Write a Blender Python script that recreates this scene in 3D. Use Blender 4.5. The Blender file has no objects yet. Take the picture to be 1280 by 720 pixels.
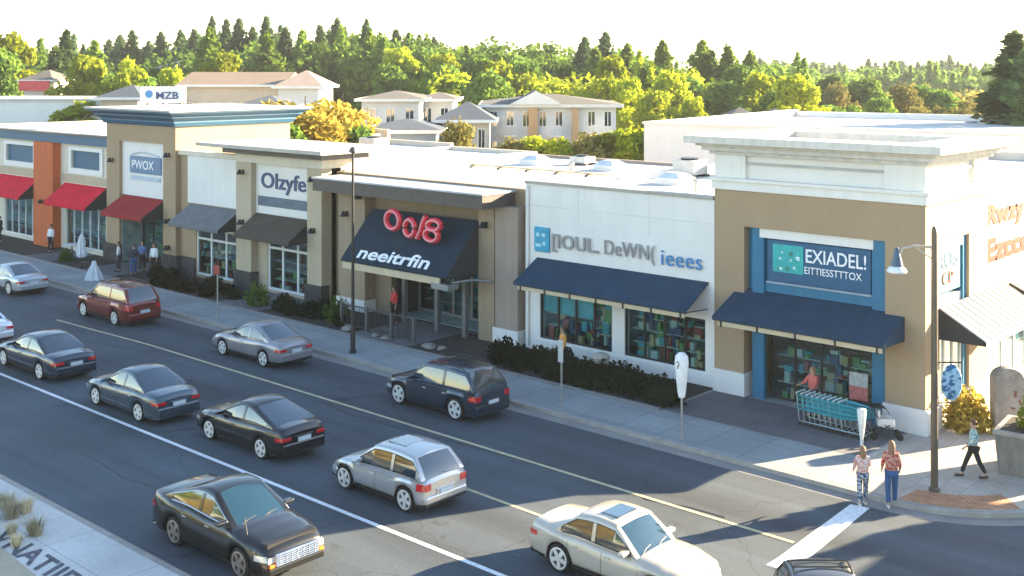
import bpy, bmesh, math, random
from mathutils import Vector, Matrix
R = math.radians
scene = bpy.context.scene
COL = scene.collection
random.seed(7)

# ------------------------------------------------------------------ survey helpers
H0 = 11.5; YAW = 42.2297; FL = 1443.2
_h = (-math.sin(R(YAW)), math.cos(R(YAW))); _r = (math.cos(R(YAW)), math.sin(R(YAW)))
def away(px, d):                       # ground position at forward distance d on the bearing of column px
    u = (px-640)/FL*d
    return (d*_h[0]+u*_r[0], d*_h[1]+u*_r[1])
def hgt(py, d): return H0-(py-85)/FL*d  # height seen at row py at distance d
ROAD = -0.13

# ------------------------------------------------------------------ tagging
def tag(o, label=None, cat=None, group=None, kind=None):
    if label: o['label'] = label
    if cat: o['category'] = cat
    if group: o['group'] = group
    if kind: o['kind'] = kind
    return o
def empty(name, loc, label, cat, group=None, rz=0):
    o = bpy.data.objects.new(name, None); COL.objects.link(o)
    o.location = loc; o.rotation_euler = (0, 0, rz); o.empty_display_size = .2
    return tag(o, label, cat, group)
def copy_tree(o, parent=None):
    c = o.copy(); COL.objects.link(c)
    if parent: c.parent = parent
    for ch in list(o.children): copy_tree(ch, c)
    return c

# ------------------------------------------------------------------ mesh builder
class MB:
    def __init__(s): s.v = []; s.f = []; s.m = []
    def quad(s, pts, m=0):
        i = len(s.v); s.v += [tuple(p) for p in pts]; s.f.append(tuple(range(i, i+len(pts)))); s.m.append(m); return s
    def box(s, x0, x1, y0, y1, z0, z1, m=0, M=None):
        i = len(s.v)
        P = [(x0,y0,z0),(x1,y0,z0),(x1,y1,z0),(x0,y1,z0),(x0,y0,z1),(x1,y0,z1),(x1,y1,z1),(x0,y1,z1)]
        if M is not None: P = [tuple(M @ Vector(p)) for p in P]
        s.v += P
        for f in ((0,3,2,1),(4,5,6,7),(0,1,5,4),(1,2,6,5),(2,3,7,6),(3,0,4,7)):
            s.f.append(tuple(i+k for k in f)); s.m.append(m)
        return s
    def tube(s, pts, r, n=8, m=0, cap=True):
        if not isinstance(r, (list, tuple)): r = [r]*len(pts)
        pts = [Vector(p) for p in pts]; base = len(s.v)
        for k, p in enumerate(pts):
            a = pts[max(k-1, 0)]; b = pts[min(k+1, len(pts)-1)]
            t = (b-a).normalized(); u = t.cross(Vector((0,0,1)))
            if u.length < 1e-3: u = Vector((1,0,0))
            u.normalize(); w = t.cross(u)
            for j in range(n):
                an = 2*math.pi*j/n
                s.v.append(tuple(p+(u*math.cos(an)+w*math.sin(an))*r[k]))
        for k in range(len(pts)-1):
            for j in range(n):
                a = base+k*n+j; b = base+k*n+(j+1) % n
                s.f.append((a, b, b+n, a+n)); s.m.append(m)
        if cap:
            s.f.append(tuple(base+j for j in range(n))[::-1]); s.m.append(m)
            s.f.append(tuple(base+(len(pts)-1)*n+j for j in range(n))); s.m.append(m)
        return s
    def lathe(s, prof, c=(0,0,0), n=16, m=0, axis='z', cap=True):
        base = len(s.v)
        for (r, z) in prof:
            for j in range(n):
                a = 2*math.pi*j/n
                p = (r*math.cos(a), r*math.sin(a), z) if axis == 'z' else (r*math.cos(a), z, r*math.sin(a))
                s.v.append((c[0]+p[0], c[1]+p[1], c[2]+p[2]))
        for k in range(len(prof)-1):
            for j in range(n):
                a = base+k*n+j; b = base+k*n+(j+1) % n
                s.f.append((a, b, b+n, a+n)); s.m.append(m)
        if not cap: return s
        s.f.append(tuple(base+j for j in range(n))[::-1]); s.m.append(m)
        s.f.append(tuple(base+(len(prof)-1)*n+j for j in range(n))); s.m.append(m)
        return s
    def prism(s, poly, z0, z1, m=0):
        i = len(s.v); n = len(poly)
        s.v += [(x, y, z0) for x, y in poly]+[(x, y, z1) for x, y in poly]
        s.f.append(tuple(i+k for k in range(n))[::-1]); s.m.append(m)
        s.f.append(tuple(i+n+k for k in range(n))); s.m.append(m)
        for k in range(n):
            s.f.append((i+k, i+(k+1) % n, i+n+(k+1) % n, i+n+k)); s.m.append(m)
        return s
    def build(s, name, mats, parent=None, smooth=0, bevel=0, fix=False):
        me = bpy.data.meshes.new(name); me.from_pydata(s.v, [], s.f)
        if not isinstance(mats, (list, tuple)): mats = [mats]
        for m in mats: me.materials.append(m)
        if len(mats) > 1: me.polygons.foreach_set('material_index', s.m)
        if fix:
            bm = bmesh.new(); bm.from_mesh(me); bmesh.ops.recalc_face_normals(bm, faces=bm.faces); bm.to_mesh(me); bm.free()
        if smooth:
            me.polygons.foreach_set('use_smooth', [True]*len(me.polygons)); me.update()
            me.set_sharp_from_angle(angle=R(smooth))
        me.update()
        o = bpy.data.objects.new(name, me); COL.objects.link(o)
        if parent: o.parent = parent
        if bevel:
            b = o.modifiers.new('bevel', 'BEVEL'); b.width = bevel; b.segments = 2; b.limit_method = 'ANGLE'; b.angle_limit = R(40)
        return o

def build_each(mb, name, mats, parent=None, **k):
    """one object for each loose piece collected in mb"""
    par = list(range(len(mb.v)))
    def find(a):
        while par[a] != a: par[a] = par[par[a]]; a = par[a]
        return a
    for f in mb.f:
        for q in f[1:]: par[find(q)] = find(f[0])
    groups = {}
    for f, m in zip(mb.f, mb.m): groups.setdefault(find(f[0]), []).append((f, m))
    out = []
    for g in groups.values():
        n = MB(); idx = {}
        for f, m in g:
            for q in f:
                if q not in idx: idx[q] = len(n.v); n.v.append(mb.v[q])
            n.f.append(tuple(idx[q] for q in f)); n.m.append(m)
        out.append(n.build(name, mats, parent, **k))
    return out
MB.each = build_each

# ------------------------------------------------------------------ materials
MATS = {}
def nt(name):
    m = bpy.data.materials.new(name); m.use_nodes = True
    n = m.node_tree; b = n.nodes['Principled BSDF']
    return m, n, b
def M(name, col, rough=.75, metal=0, var=.12, scale=2.5, bump=0, bscale=30, coat=0, spec=.5, streak=0, coord='Object', fine=.06, emis=0):
    if name in MATS: return MATS[name]
    m, t, b = nt(name); N = t.nodes; L = t.links
    b.inputs['Roughness'].default_value = rough; b.inputs['Metallic'].default_value = metal
    b.inputs['Coat Weight'].default_value = coat; b.inputs['Specular IOR Level'].default_value = spec
    b.inputs['Coat Roughness'].default_value = .06
    tc = N.new('ShaderNodeTexCoord')
    n1 = N.new('ShaderNodeTexNoise'); n1.inputs['Scale'].default_value = scale; n1.inputs['Detail'].default_value = 6
    L.new(tc.outputs[coord], n1.inputs['Vector'])
    mr = N.new('ShaderNodeMapRange'); mr.inputs[1].default_value = .3; mr.inputs[2].default_value = .7
    mr.inputs[3].default_value = 1-var; mr.inputs[4].default_value = 1+var
    L.new(n1.outputs['Fac'], mr.inputs[0])
    fac = mr.outputs[0]
    n2 = N.new('ShaderNodeTexNoise'); n2.inputs['Scale'].default_value = bscale; n2.inputs['Detail'].default_value = 3
    L.new(tc.outputs[coord], n2.inputs['Vector'])
    if fine:
        m2 = N.new('ShaderNodeMapRange'); m2.inputs[1].default_value = .3; m2.inputs[2].default_value = .7
        m2.inputs[3].default_value = 1-fine; m2.inputs[4].default_value = 1+fine
        L.new(n2.outputs['Fac'], m2.inputs[0])
        mu = N.new('ShaderNodeMath'); mu.operation = 'MULTIPLY'; L.new(fac, mu.inputs[0]); L.new(m2.outputs[0], mu.inputs[1]); fac = mu.outputs[0]
    if streak:
        mp = N.new('ShaderNodeMapping'); mp.inputs['Scale'].default_value = (3.2, 3.2, .18)
        L.new(tc.outputs[coord], mp.inputs['Vector'])
        n3 = N.new('ShaderNodeTexNoise'); n3.inputs['Scale'].default_value = 1.3; n3.inputs['Detail'].default_value = 5
        L.new(mp.outputs[0], n3.inputs['Vector'])
        m3 = N.new('ShaderNodeMapRange'); m3.inputs[1].default_value = .35; m3.inputs[2].default_value = .62
        m3.inputs[3].default_value = 1-streak; m3.inputs[4].default_value = 1
        L.new(n3.outputs['Fac'], m3.inputs[0])
        mu = N.new('ShaderNodeMath'); mu.operation = 'MULTIPLY'; L.new(fac, mu.inputs[0]); L.new(m3.outputs[0], mu.inputs[1]); fac = mu.outputs[0]
    vm = N.new('ShaderNodeVectorMath'); vm.operation = 'SCALE'; vm.inputs[0].default_value = col[:3]
    L.new(fac, vm.inputs['Scale']); L.new(vm.outputs[0], b.inputs['Base Color'])
    if bump:
        bp = N.new('ShaderNodeBump'); bp.inputs['Strength'].default_value = bump; bp.inputs['Distance'].default_value = .02
        L.new(n2.outputs['Fac'], bp.inputs['Height']); L.new(bp.outputs[0], b.inputs['Normal'])
    if emis:
        b.inputs['Emission Color'].default_value = (*col, 1); b.inputs['Emission Strength'].default_value = emis
    MATS[name] = m; return m

def leafmat(name, c1, c2, scale=.5, transl=.35, rnd=.35):
    m = bpy.data.materials.new(name); m.use_nodes = True; t = m.node_tree; N = t.nodes; L = t.links; N.clear()
    out = N.new('ShaderNodeOutputMaterial'); tc = N.new('ShaderNodeTexCoord'); oi = N.new('ShaderNodeObjectInfo')
    n1 = N.new('ShaderNodeTexNoise'); n1.inputs['Scale'].default_value = scale; n1.inputs['Detail'].default_value = 5; n1.inputs['Roughness'].default_value = .7
    L.new(tc.outputs['Object'], n1.inputs['Vector'])
    cr = N.new('ShaderNodeMix'); cr.data_type = 'RGBA'; cr.inputs[6].default_value = (*c1, 1); cr.inputs[7].default_value = (*c2, 1)
    mr = N.new('ShaderNodeMapRange'); mr.inputs[1].default_value = .33; mr.inputs[2].default_value = .67
    L.new(n1.outputs['Fac'], mr.inputs[0]); L.new(mr.outputs[0], cr.inputs[0])
    m2 = N.new('ShaderNodeMapRange'); m2.inputs[3].default_value = 1-rnd; m2.inputs[4].default_value = 1+rnd
    L.new(oi.outputs['Random'], m2.inputs[0])
    vm = N.new('ShaderNodeVectorMath'); vm.operation = 'SCALE'; L.new(cr.outputs[2], vm.inputs[0]); L.new(m2.outputs[0], vm.inputs['Scale'])
    d = N.new('ShaderNodeBsdfDiffuse'); tr = N.new('ShaderNodeBsdfTranslucent'); mx = N.new('ShaderNodeMixShader'); mx.inputs[0].default_value = transl
    L.new(vm.outputs[0], d.inputs[0]); L.new(vm.outputs[0], tr.inputs[0])
    L.new(d.outputs[0], mx.inputs[1]); L.new(tr.outputs[0], mx.inputs[2]); L.new(mx.outputs[0], out.inputs[0])
    MATS[name] = m; return m

# --- ground materials
def asphalt():
    m, t, b = nt('asphalt'); N = t.nodes; L = t.links
    b.inputs['Roughness'].default_value = .78
    tc = N.new('ShaderNodeTexCoord')
    def noise(sc, det=5, vec=None, rough=.6):
        n = N.new('ShaderNodeTexNoise'); n.inputs['Scale'].default_value = sc; n.inputs['Detail'].default_value = det; n.inputs['Roughness'].default_value = rough
        L.new(vec or tc.outputs['Object'], n.inputs['Vector']); return n.outputs['Fac']
    def mr(x, a, b_, c, d):
        k = N.new('ShaderNodeMapRange'); k.inputs[1].default_value = a; k.inputs[2].default_value = b_; k.inputs[3].default_value = c; k.inputs[4].default_value = d
        L.new(x, k.inputs[0]); return k.outputs[0]
    def mul(x, y):
        k = N.new('ShaderNodeMath'); k.operation = 'MULTIPLY'; L.new(x, k.inputs[0]); L.new(y, k.inputs[1]); return k.outputs[0]
    mp = N.new('ShaderNodeMapping'); mp.inputs['Scale'].default_value = (.035, .9, 1); L.new(tc.outputs['Object'], mp.inputs['Vector'])
    f = mr(noise(1.0, 4, mp.outputs[0]), .3, .7, .70, 1.28)          # wear along the lanes
    f = mul(f, mr(noise(.22), .35, .65, .82, 1.16))
    f = mul(f, mr(noise(26, 3), .3, .7, .8, 1.2))
    f = mul(f, mr(noise(140, 2), .3, .7, .72, 1.28))
    vo = N.new('ShaderNodeTexVoronoi'); vo.feature = 'DISTANCE_TO_EDGE'; vo.inputs['Scale'].default_value = .16
    wn = N.new('ShaderNodeTexNoise'); wn.inputs['Scale'].default_value = .9; wn.inputs['Detail'].default_value = 5; L.new(tc.outputs['Object'], wn.inputs['Vector'])
    va = N.new('ShaderNodeVectorMath'); va.operation = 'SCALE'; va.inputs['Scale'].default_value = 1.6; L.new(wn.outputs['Color'], va.inputs[0])
    vb = N.new('ShaderNodeVectorMath'); L.new(tc.outputs['Object'], vb.inputs[0]); L.new(va.outputs[0], vb.inputs[1]); L.new(vb.outputs[0], vo.inputs['Vector'])
    f = mul(f, mr(vo.outputs['Distance'], 0, .006, .62, 1))         # hairline cracks
    f = mul(f, mr(noise(.8, 6, None, .75), .60, .70, 1, .62))       # oil spots
    vm = N.new('ShaderNodeVectorMath'); vm.operation = 'SCALE'; vm.inputs[0].default_value = (.056, .074, .092)
    L.new(f, vm.inputs['Scale']); L.new(vm.outputs[0], b.inputs['Base Color'])
    bp = N.new('ShaderNodeBump'); bp.inputs['Strength'].default_value = .25; bp.inputs['Distance'].default_value = .01
    L.new(noise(120, 2), bp.inputs['Height']); L.new(bp.outputs[0], b.inputs['Normal'])
    return m
def paving(name, col, sx, sy, off=0., mortar=.012, dark=.55, var=.1):
    m, t, b = nt(name); N = t.nodes; L = t.links
    b.inputs['Roughness'].default_value = .85
    tc = N.new('ShaderNodeTexCoord')
    br = N.new('ShaderNodeTexBrick'); br.offset = off; br.inputs['Scale'].default_value = 1
    br.inputs['Brick Width'].default_value = sx; br.inputs['Row Height'].default_value = sy; br.inputs['Mortar Size'].default_value = mortar
    br.inputs['Color1'].default_value = (1-var, 1-var, 1-var, 1); br.inputs['Color2'].default_value = (1+var, 1+var, 1+var, 1); br.inputs['Mortar'].default_value = (dark, dark, dark, 1)
    L.new(tc.outputs['Object'], br.inputs['Vector'])
    cur = br.outputs['Color']
    for sc, a in ((.5, .12), (6, .07), (60, .1)):
        n = N.new('ShaderNodeTexNoise'); n.inputs['Scale'].default_value = sc; n.inputs['Detail'].default_value = 5; L.new(tc.outputs['Object'], n.inputs['Vector'])
        k = N.new('ShaderNodeMapRange'); k.inputs[1].default_value = .3; k.inputs[2].default_value = .7; k.inputs[3].default_value = 1-a; k.inputs[4].default_value = 1+a
        L.new(n.outputs['Fac'], k.inputs[0])
        v = N.new('ShaderNodeVectorMath'); v.operation = 'SCALE'; L.new(cur, v.inputs[0]); L.new(k.outputs[0], v.inputs['Scale']); cur = v.outputs[0]
    v = N.new('ShaderNodeVectorMath'); v.operation = 'MULTIPLY'; L.new(cur, v.inputs[0]); v.inputs[1].default_value = col
    L.new(v.outputs[0], b.inputs['Base Color'])
    MATS[name] = m; return m
def marking(name, col, wear=.5):
    m, t, b = nt(name); N = t.nodes; L = t.links
    b.inputs['Roughness'].default_value = .7
    tc = N.new('ShaderNodeTexCoord'); n = N.new('ShaderNodeTexNoise'); n.inputs['Scale'].default_value = 7; n.inputs['Detail'].default_value = 8; n.inputs['Roughness'].default_value = .75
    L.new(tc.outputs['Object'], n.inputs['Vector'])
    k = N.new('ShaderNodeMapRange'); k.inputs[1].default_value = .48; k.inputs[2].default_value = .66; k.inputs[3].default_value = 0; k.inputs[4].default_value = wear
    L.new(n.outputs['Fac'], k.inputs[0])
    x = N.new('ShaderNodeMix'); x.data_type = 'RGBA'; x.inputs[6].default_value = (*col, 1); x.inputs[7].default_value = (.1, .1, .105, 1)
    L.new(k.outputs[0], x.inputs[0]); L.new(x.outputs[2], b.inputs['Base Color'])
    MATS[name] = m; return m
def awnmat(name, col, seam=.9):
    """woven awning cloth with sewn seams running down the slope and a little sun bleaching"""
    m, t, b = nt(name); N = t.nodes; L = t.links
    b.inputs['Roughness'].default_value = .8; b.inputs['Specular IOR Level'].default_value = .25
    tc = N.new('ShaderNodeTexCoord'); sp = N.new('ShaderNodeSeparateXYZ'); L.new(tc.outputs['Object'], sp.inputs[0])
    a = N.new('ShaderNodeMath'); a.operation = 'DIVIDE'; a.inputs[1].default_value = seam; L.new(sp.outputs[0], a.inputs[0])
    f = N.new('ShaderNodeMath'); f.operation = 'FRACT'; L.new(a.outputs[0], f.inputs[0])
    k = N.new('ShaderNodeMapRange'); k.inputs[1].default_value = 0; k.inputs[2].default_value = .035; k.inputs[3].default_value = .72; k.inputs[4].default_value = 1
    L.new(f.outputs[0], k.inputs[0])
    n = N.new('ShaderNodeTexNoise'); n.inputs['Scale'].default_value = 1.7; n.inputs['Detail'].default_value = 6; L.new(tc.outputs['Object'], n.inputs['Vector'])
    k2 = N.new('ShaderNodeMapRange'); k2.inputs[1].default_value = .3; k2.inputs[2].default_value = .7; k2.inputs[3].default_value = .85; k2.inputs[4].default_value = 1.15
    L.new(n.outputs['Fac'], k2.inputs[0])
    mu = N.new('ShaderNodeMath'); mu.operation = 'MULTIPLY'; L.new(k.outputs[0], mu.inputs[0]); L.new(k2.outputs[0], mu.inputs[1])
    v = N.new('ShaderNodeVectorMath'); v.operation = 'SCALE'; v.inputs[0].default_value = col; L.new(mu.outputs[0], v.inputs['Scale']); L.new(v.outputs[0], b.inputs['Base Color'])
    bp = N.new('ShaderNodeBump'); bp.inputs['Strength'].default_value = .3; bp.inputs['Distance'].default_value = .03; L.new(n.outputs['Fac'], bp.inputs['Height']); L.new(bp.outputs[0], b.inputs['Normal'])
    MATS[name] = m; return m
def shopglass(name, tint, opaque=.45):
    m = bpy.data.materials.new(name); m.use_nodes = True; t = m.node_tree; N = t.nodes; L = t.links; N.clear()
    out = N.new('ShaderNodeOutputMaterial')
    g = N.new('ShaderNodeBsdfGlossy'); g.inputs['Roughness'].default_value = .03; g.inputs[0].default_value = (.9, .95, 1, 1)
    tr = N.new('ShaderNodeBsdfTransparent'); tr.inputs[0].default_value = (*tint, 1)
    fr = N.new('ShaderNodeLayerWeight'); pw = N.new('ShaderNodeMath'); pw.operation = 'POWER'; pw.inputs[1].default_value = 3.5; L.new(fr.outputs['Facing'], pw.inputs[0])
    ad = N.new('ShaderNodeMath'); ad.inputs[1].default_value = .05; L.new(pw.outputs[0], ad.inputs[0]); ad.use_clamp = True
    mx = N.new('ShaderNodeMixShader'); L.new(ad.outputs[0], mx.inputs[0]); L.new(tr.outputs[0], mx.inputs[1]); L.new(g.outputs[0], mx.inputs[2]); L.new(mx.outputs[0], out.inputs[0])
    MATS[name] = m; return m

ASPH = asphalt()
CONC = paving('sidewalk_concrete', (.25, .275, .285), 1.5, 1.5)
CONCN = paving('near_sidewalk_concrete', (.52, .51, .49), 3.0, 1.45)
PLAZA = paving('corner_paving', (.42, .38, .33), .6, .6, mortar=.01, dark=.7)
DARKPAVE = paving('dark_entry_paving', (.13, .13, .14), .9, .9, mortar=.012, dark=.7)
BRICKPAVE = paving('brick_paving', (.42, .22, .12), .22, .11, .5, mortar=.008, dark=.6, var=.2)
KERB = M('kerb_concrete', (.33, .31, .28), .85, var=.15, bscale=50, fine=.12)
GUTTER = M('gutter_concrete', (.24, .235, .225), .85, var=.15, scale=1.2, bscale=50, fine=.12)
GUTTERB = M('gutter_stained', (.2, .16, .13), .85, var=.2, scale=1.2, bscale=50, fine=.12)
WLINE = marking('white_marking', (.8, .81, .82), .35)
YLINE = marking('pale_yellow_marking', (.55, .5, .3), .6)
SOIL = M('bark_mulch', (.035, .03, .026), .95, var=.35, scale=3, bump=.6, bscale=22, fine=.4)
GRASS = M('dry_grass_ground', (.12, .13, .06), .95, var=.3, scale=.12, bscale=9, fine=.25)
EARTH = M('warm_lit_verge', (.46, .40, .30), .95, var=.15, scale=.8, bscale=30, fine=.15)
WHITE = M('white_stucco', (.75, .73, .70), .85, var=.035, scale=.7, bump=.15, bscale=60, streak=.03, fine=.02)
WHITE2 = M('white_trim', (.77, .75, .71), .7, var=.03, bscale=60, streak=.05, fine=.02)
CREAM = M('cream_stucco', (.66, .60, .50), .85, var=.05, scale=.7, bump=.15, bscale=60, streak=.07, fine=.03)
TAN = M('tan_stucco', (.37, .265, .165), .85, var=.05, scale=.6, bump=.2, bscale=60, streak=.04, fine=.03)
TAN2 = M('light_tan_stucco', (.47, .39, .28), .85, var=.05, scale=.6, bump=.2, bscale=60, streak=.05, fine=.03)
TAUPE = M('taupe_stucco', (.33, .265, .22), .85, var=.05, scale=.6, bump=.2, bscale=60, streak=.08, fine=.03)
ORANGE = M('orange_stucco', (.55, .13, .04), .85, var=.08, scale=.5, bump=.2, bscale=60, streak=.12)
BLUE = M('blue_cornice_paint', (.02, .10, .19), .55, var=.06, streak=.08)
TEAL = M('teal_panel_paint', (.012, .15, .28), .5, var=.06, streak=.06)
TEALD = M('deep_teal_panel', (.008, .085, .19), .45, var=.08)
DGREY = M('dark_bronze_metal', (.075, .075, .08), .5, metal=.3, var=.1)
BLACK = M('black_metal', (.018, .02, .024), .45, metal=.3, var=.1)
STONE = M('dark_stone_veneer', (.055, .052, .05), .9, var=.3, scale=2.2, bump=.5, bscale=9, fine=.25)
ROOF = paving('white_roof_membrane', (.54, .525, .50), 6.0, 1.9, .5, mortar=.05, dark=.78, var=.05)
ROOFG = M('grey_roof_gravel', (.42, .42, .43), .9, var=.1, scale=.4, bscale=20, fine=.1)
SHINGLE = M('brown_shingle', (.095, .092, .085), .9, var=.12, scale=1.2, bscale=12, fine=.2)
SHINGLEB = M('blue_grey_shingle', (.05, .07, .10), .9, var=.12, scale=1.2, bscale=12, fine=.2)
INTER = M('shop_interior', (.22, .32, .33), .8, var=.25, scale=1.5)
PANE = shopglass('shop_glass', (.80, .92, .93))
FRAMEW = M('white_window_frame', (.70, .72, .72), .5, var=.04)
FRAMED = M('dark_window_frame', (.03, .032, .035), .4, metal=.4)
BEIGE = M('beige_fascia', (.55, .45, .30), .7, var=.08)
REDLED = M('red_sign_plastic', (.80, .03, .06), .35, var=.05)
PINKED = M('pink_sign_edge', (.85, .25, .28), .4, var=.05)
LWHITE = M('white_lettering', (.85, .86, .88), .5, var=.03)
LGREY = M('grey_lettering', (.28, .28, .29), .5, metal=.2, var=.15, scale=6)
LBLUE = M('blue_lettering', (.05, .22, .48), .5, var=.1)
LNAVY = M('navy_lettering', (.02, .06, .17), .5, var=.1)
STEEL = M('galvanised_steel', (.45, .46, .46), .4, metal=.8, var=.15)
# cloth
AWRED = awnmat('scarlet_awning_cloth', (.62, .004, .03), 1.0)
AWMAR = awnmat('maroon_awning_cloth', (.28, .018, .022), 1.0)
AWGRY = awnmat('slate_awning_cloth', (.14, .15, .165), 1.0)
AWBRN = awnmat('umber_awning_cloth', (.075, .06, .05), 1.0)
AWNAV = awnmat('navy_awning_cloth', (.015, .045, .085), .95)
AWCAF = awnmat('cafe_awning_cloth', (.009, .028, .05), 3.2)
AWSHADE = M('awning_shaded_cloth', (.03, .032, .036), .9)  # dark colour carries the shade of awning undersides and open ends
AWWHT = M('pale_ribbed_awning', (.60, .59, .55), .6, var=.05)
# foliage
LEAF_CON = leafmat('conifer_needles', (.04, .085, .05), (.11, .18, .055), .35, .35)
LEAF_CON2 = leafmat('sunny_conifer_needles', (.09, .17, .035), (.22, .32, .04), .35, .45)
LEAF_GRN = leafmat('green_leaves', (.06, .13, .04), (.20, .31, .04), .45, .5)
LEAF_YEL = leafmat('yellow_green_leaves', (.20, .27, .025), (.42, .46, .03), .5, .5)
LEAF_AUT = leafmat('golden_leaves', (.34, .28, .06), (.50, .38, .08), .5, .4)
LEAF_RUS = leafmat('rusty_leaves', (.15, .16, .05), (.26, .22, .06), .5, .4)
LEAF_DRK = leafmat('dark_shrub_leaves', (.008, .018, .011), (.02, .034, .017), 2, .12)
LEAF_DRY = leafmat('dry_ornamental_grass_blades', (.55, .48, .32), (.68, .6, .42), 2, .3)
BARK = M('bark', (.10, .075, .055), .95, var=.25, bump=.5, bscale=15)

# ------------------------------------------------------------------ text
def text_mesh(name, body, mat, parent, origin, ux, uz, width=None, height=None, extrude=.03, size=1., space=1., bold=0., shear=0.):
    """lettering as mesh: lower corner at origin, running along ux, rising along uz, extruded along ux x uz"""
    cu = bpy.data.curves.new(name, 'FONT'); cu.body = body; cu.size = size; cu.extrude = .001; cu.space_character = space
    cu.offset = bold; cu.shear = shear; cu.resolution_u = 4; cu.space_line = .85
    tmp = bpy.data.objects.new('tmp_text', cu); COL.objects.link(tmp)
    bpy.context.view_layer.update()
    me = bpy.data.meshes.new_from_object(tmp.evaluated_get(bpy.context.evaluated_depsgraph_get()))
    bpy.data.objects.remove(tmp); bpy.data.curves.remove(cu)
    xs = [v.co.x for v in me.vertices]; ys = [v.co.y for v in me.vertices]
    x0, x1, y0, y1 = min(xs), max(xs), min(ys), max(ys)
    sx = (width/(x1-x0)) if width else 1; sy = (height/(y1-y0)) if height else sx
    ux = Vector(ux).normalized(); uz = Vector(uz).normalized(); un = ux.cross(uz)
    org = Vector(origin)
    for v in me.vertices:
        v.co = org+ux*((v.co.x-x0)*sx)+uz*((v.co.y-y0)*sy)+un*(extrude if v.co.z > 0 else 0)
    me.name = name; me.materials.clear(); me.materials.append(mat)
    o = bpy.data.objects.new(name, me); COL.objects.link(o)
    if parent: o.parent = parent; 
    return o
EXPO = 3.02
# ------------------------------------------------------------------ world-space parenting for buildings
WORLD = set()
def place(name, loc, label, cat, group=None):
    e = empty(name, loc, label, cat, group); WORLD.add(e.name); return e
def fixp(o):
    if o.parent and o.parent.name in WORLD: o.matrix_parent_inverse = Matrix.Translation(-Vector(o.parent.location))
    return o
_b = MB.build
_e = MB.each
def _build(s, name, mats, parent=None, **k): return fixp(_b(s, name, mats, parent, **k))
MB.build = _build
_t = text_mesh
def text_mesh(*a, **k): return fixp(_t(*a, **k))

F = 35.4
def wall_open(mb, a0, a1, z0, z1, d0, d1, holes, axis='x', m=0):
    """wall slab a0..a1 along the axis, thickness d0..d1, with rectangular holes (a,b,za,zb)"""
    xs = sorted({a0, a1, *[h[0] for h in holes], *[h[1] for h in holes]})
    for i in range(len(xs)-1):
        x0, x1 = xs[i], xs[i+1]; xm = (x0+x1)/2
        hs = sorted([(h[2], h[3]) for h in holes if h[0] < xm < h[1]])
        z = z0
        for (za, zb) in hs+[(z1, z1)]:
            if za > z+1e-4:
                if axis == 'x': mb.box(x0, x1, d0, d1, z, za, m)
                else: mb.box(d0, d1, x0, x1, z, za, m)
            z = max(z, zb)
SKYREFM = M('teal_sky_reflection', (.16, .42, .48), .6, var=.15, scale=1.5)
GOODS = [M('goods_red', (.35, .05, .04), .6), M('goods_white', (.55, .55, .5), .6), M('goods_teal', (.05, .30, .33), .6),
         M('goods_green', (.16, .28, .08), .6), M('goods_tan', (.5, .34, .18), .6), M('goods_navy', (.03, .07, .16), .6)]
def glazing(parent, a0, a1, z0, z1, n, frame, y, axis='x', sgn=1, goods=0, rail=None, fw=.07, seed=0, label=None, name='window', depth=.09, sky_reflection=0):
    """framed shop window in the plane y; sgn=+1: the inside lies towards +y (axis x) ; axis y: plane x=y, inside towards -x"""
    w = MB(); p = MB(); ins = 1 if axis == 'x' else -1
    def bx(mb, p0, p1, q0, q1, r0, r1, m=0):   # p along wall, q depth from plane (inwards), r height
        q0, q1 = (y+ins*q0, y+ins*q1) if ins > 0 else (y+ins*q1, y+ins*q0)
        if axis == 'x': mb.box(p0, p1, q0, q1, r0, r1, m)
        else: mb.box(q0, q1, p0, p1, r0, r1, m)
    bx(w, a0, a1, 0, depth, z0, z0+fw); bx(w, a0, a1, 0, depth, z1-fw, z1)
    for i in range(n+1):
        c = a0+(a1-a0)*i/n; c0 = max(a0, c-fw/2); c1 = min(a1, c+fw/2)
        if i == 0: c1 = a0+fw
        if i == n: c0 = a1-fw
        bx(w, c0, c1, .003, depth-.003, z0+fw, z1-fw)
    if rail:
        for rz in rail: bx(w, a0+fw, a1-fw, .006, depth-.006, rz-fw/2, rz+fw/2)
    wo = w.build(name, frame, parent)
    if label: wo['label'] = label
    bx(p, a0+fw/2, a1-fw/2, depth*.45, depth*.55, z0+fw/2, z1-fw/2)
    p.build('pane', PANE, wo)
    if goods:
        rnd = random.Random(seed); g = MB()
        for k in range(goods):
            s = rnd.uniform(.1, .34); h = rnd.uniform(.12, .5); a = rnd.uniform(a0+.25, a1-.45); lev = rnd.choice([.02, .55, 1.05, 1.5, rnd.uniform(.1, 1.5)])
            zz = z0+lev
            if zz+h > z1-.1: h = max(.08, z1-.1-zz)
            if zz > z1-.25: continue
            dq = rnd.uniform(.12, .45)
            bx(g, a, a+s, dq, dq+.2, zz, zz+h, rnd.randrange(6))
        for lev in (.53, 1.03, 1.48):
            if z0+lev < z1-.2: bx(g, a0+.15, a1-.15, .3, 1.0, z0+lev-.03, z0+lev, 1)
        g.build('display_goods', GOODS, wo)
    if sky_reflection:
        g = MB(); bx(g, a0+fw, a0+(a1-a0)*sky_reflection, .13, .15, z1-(z1-z0)*.42, z1-fw); g.build('sky_reflection', SKYREFM, wo)  # teal board stands in for the sky mirrored in the pane
    return wo
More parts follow.
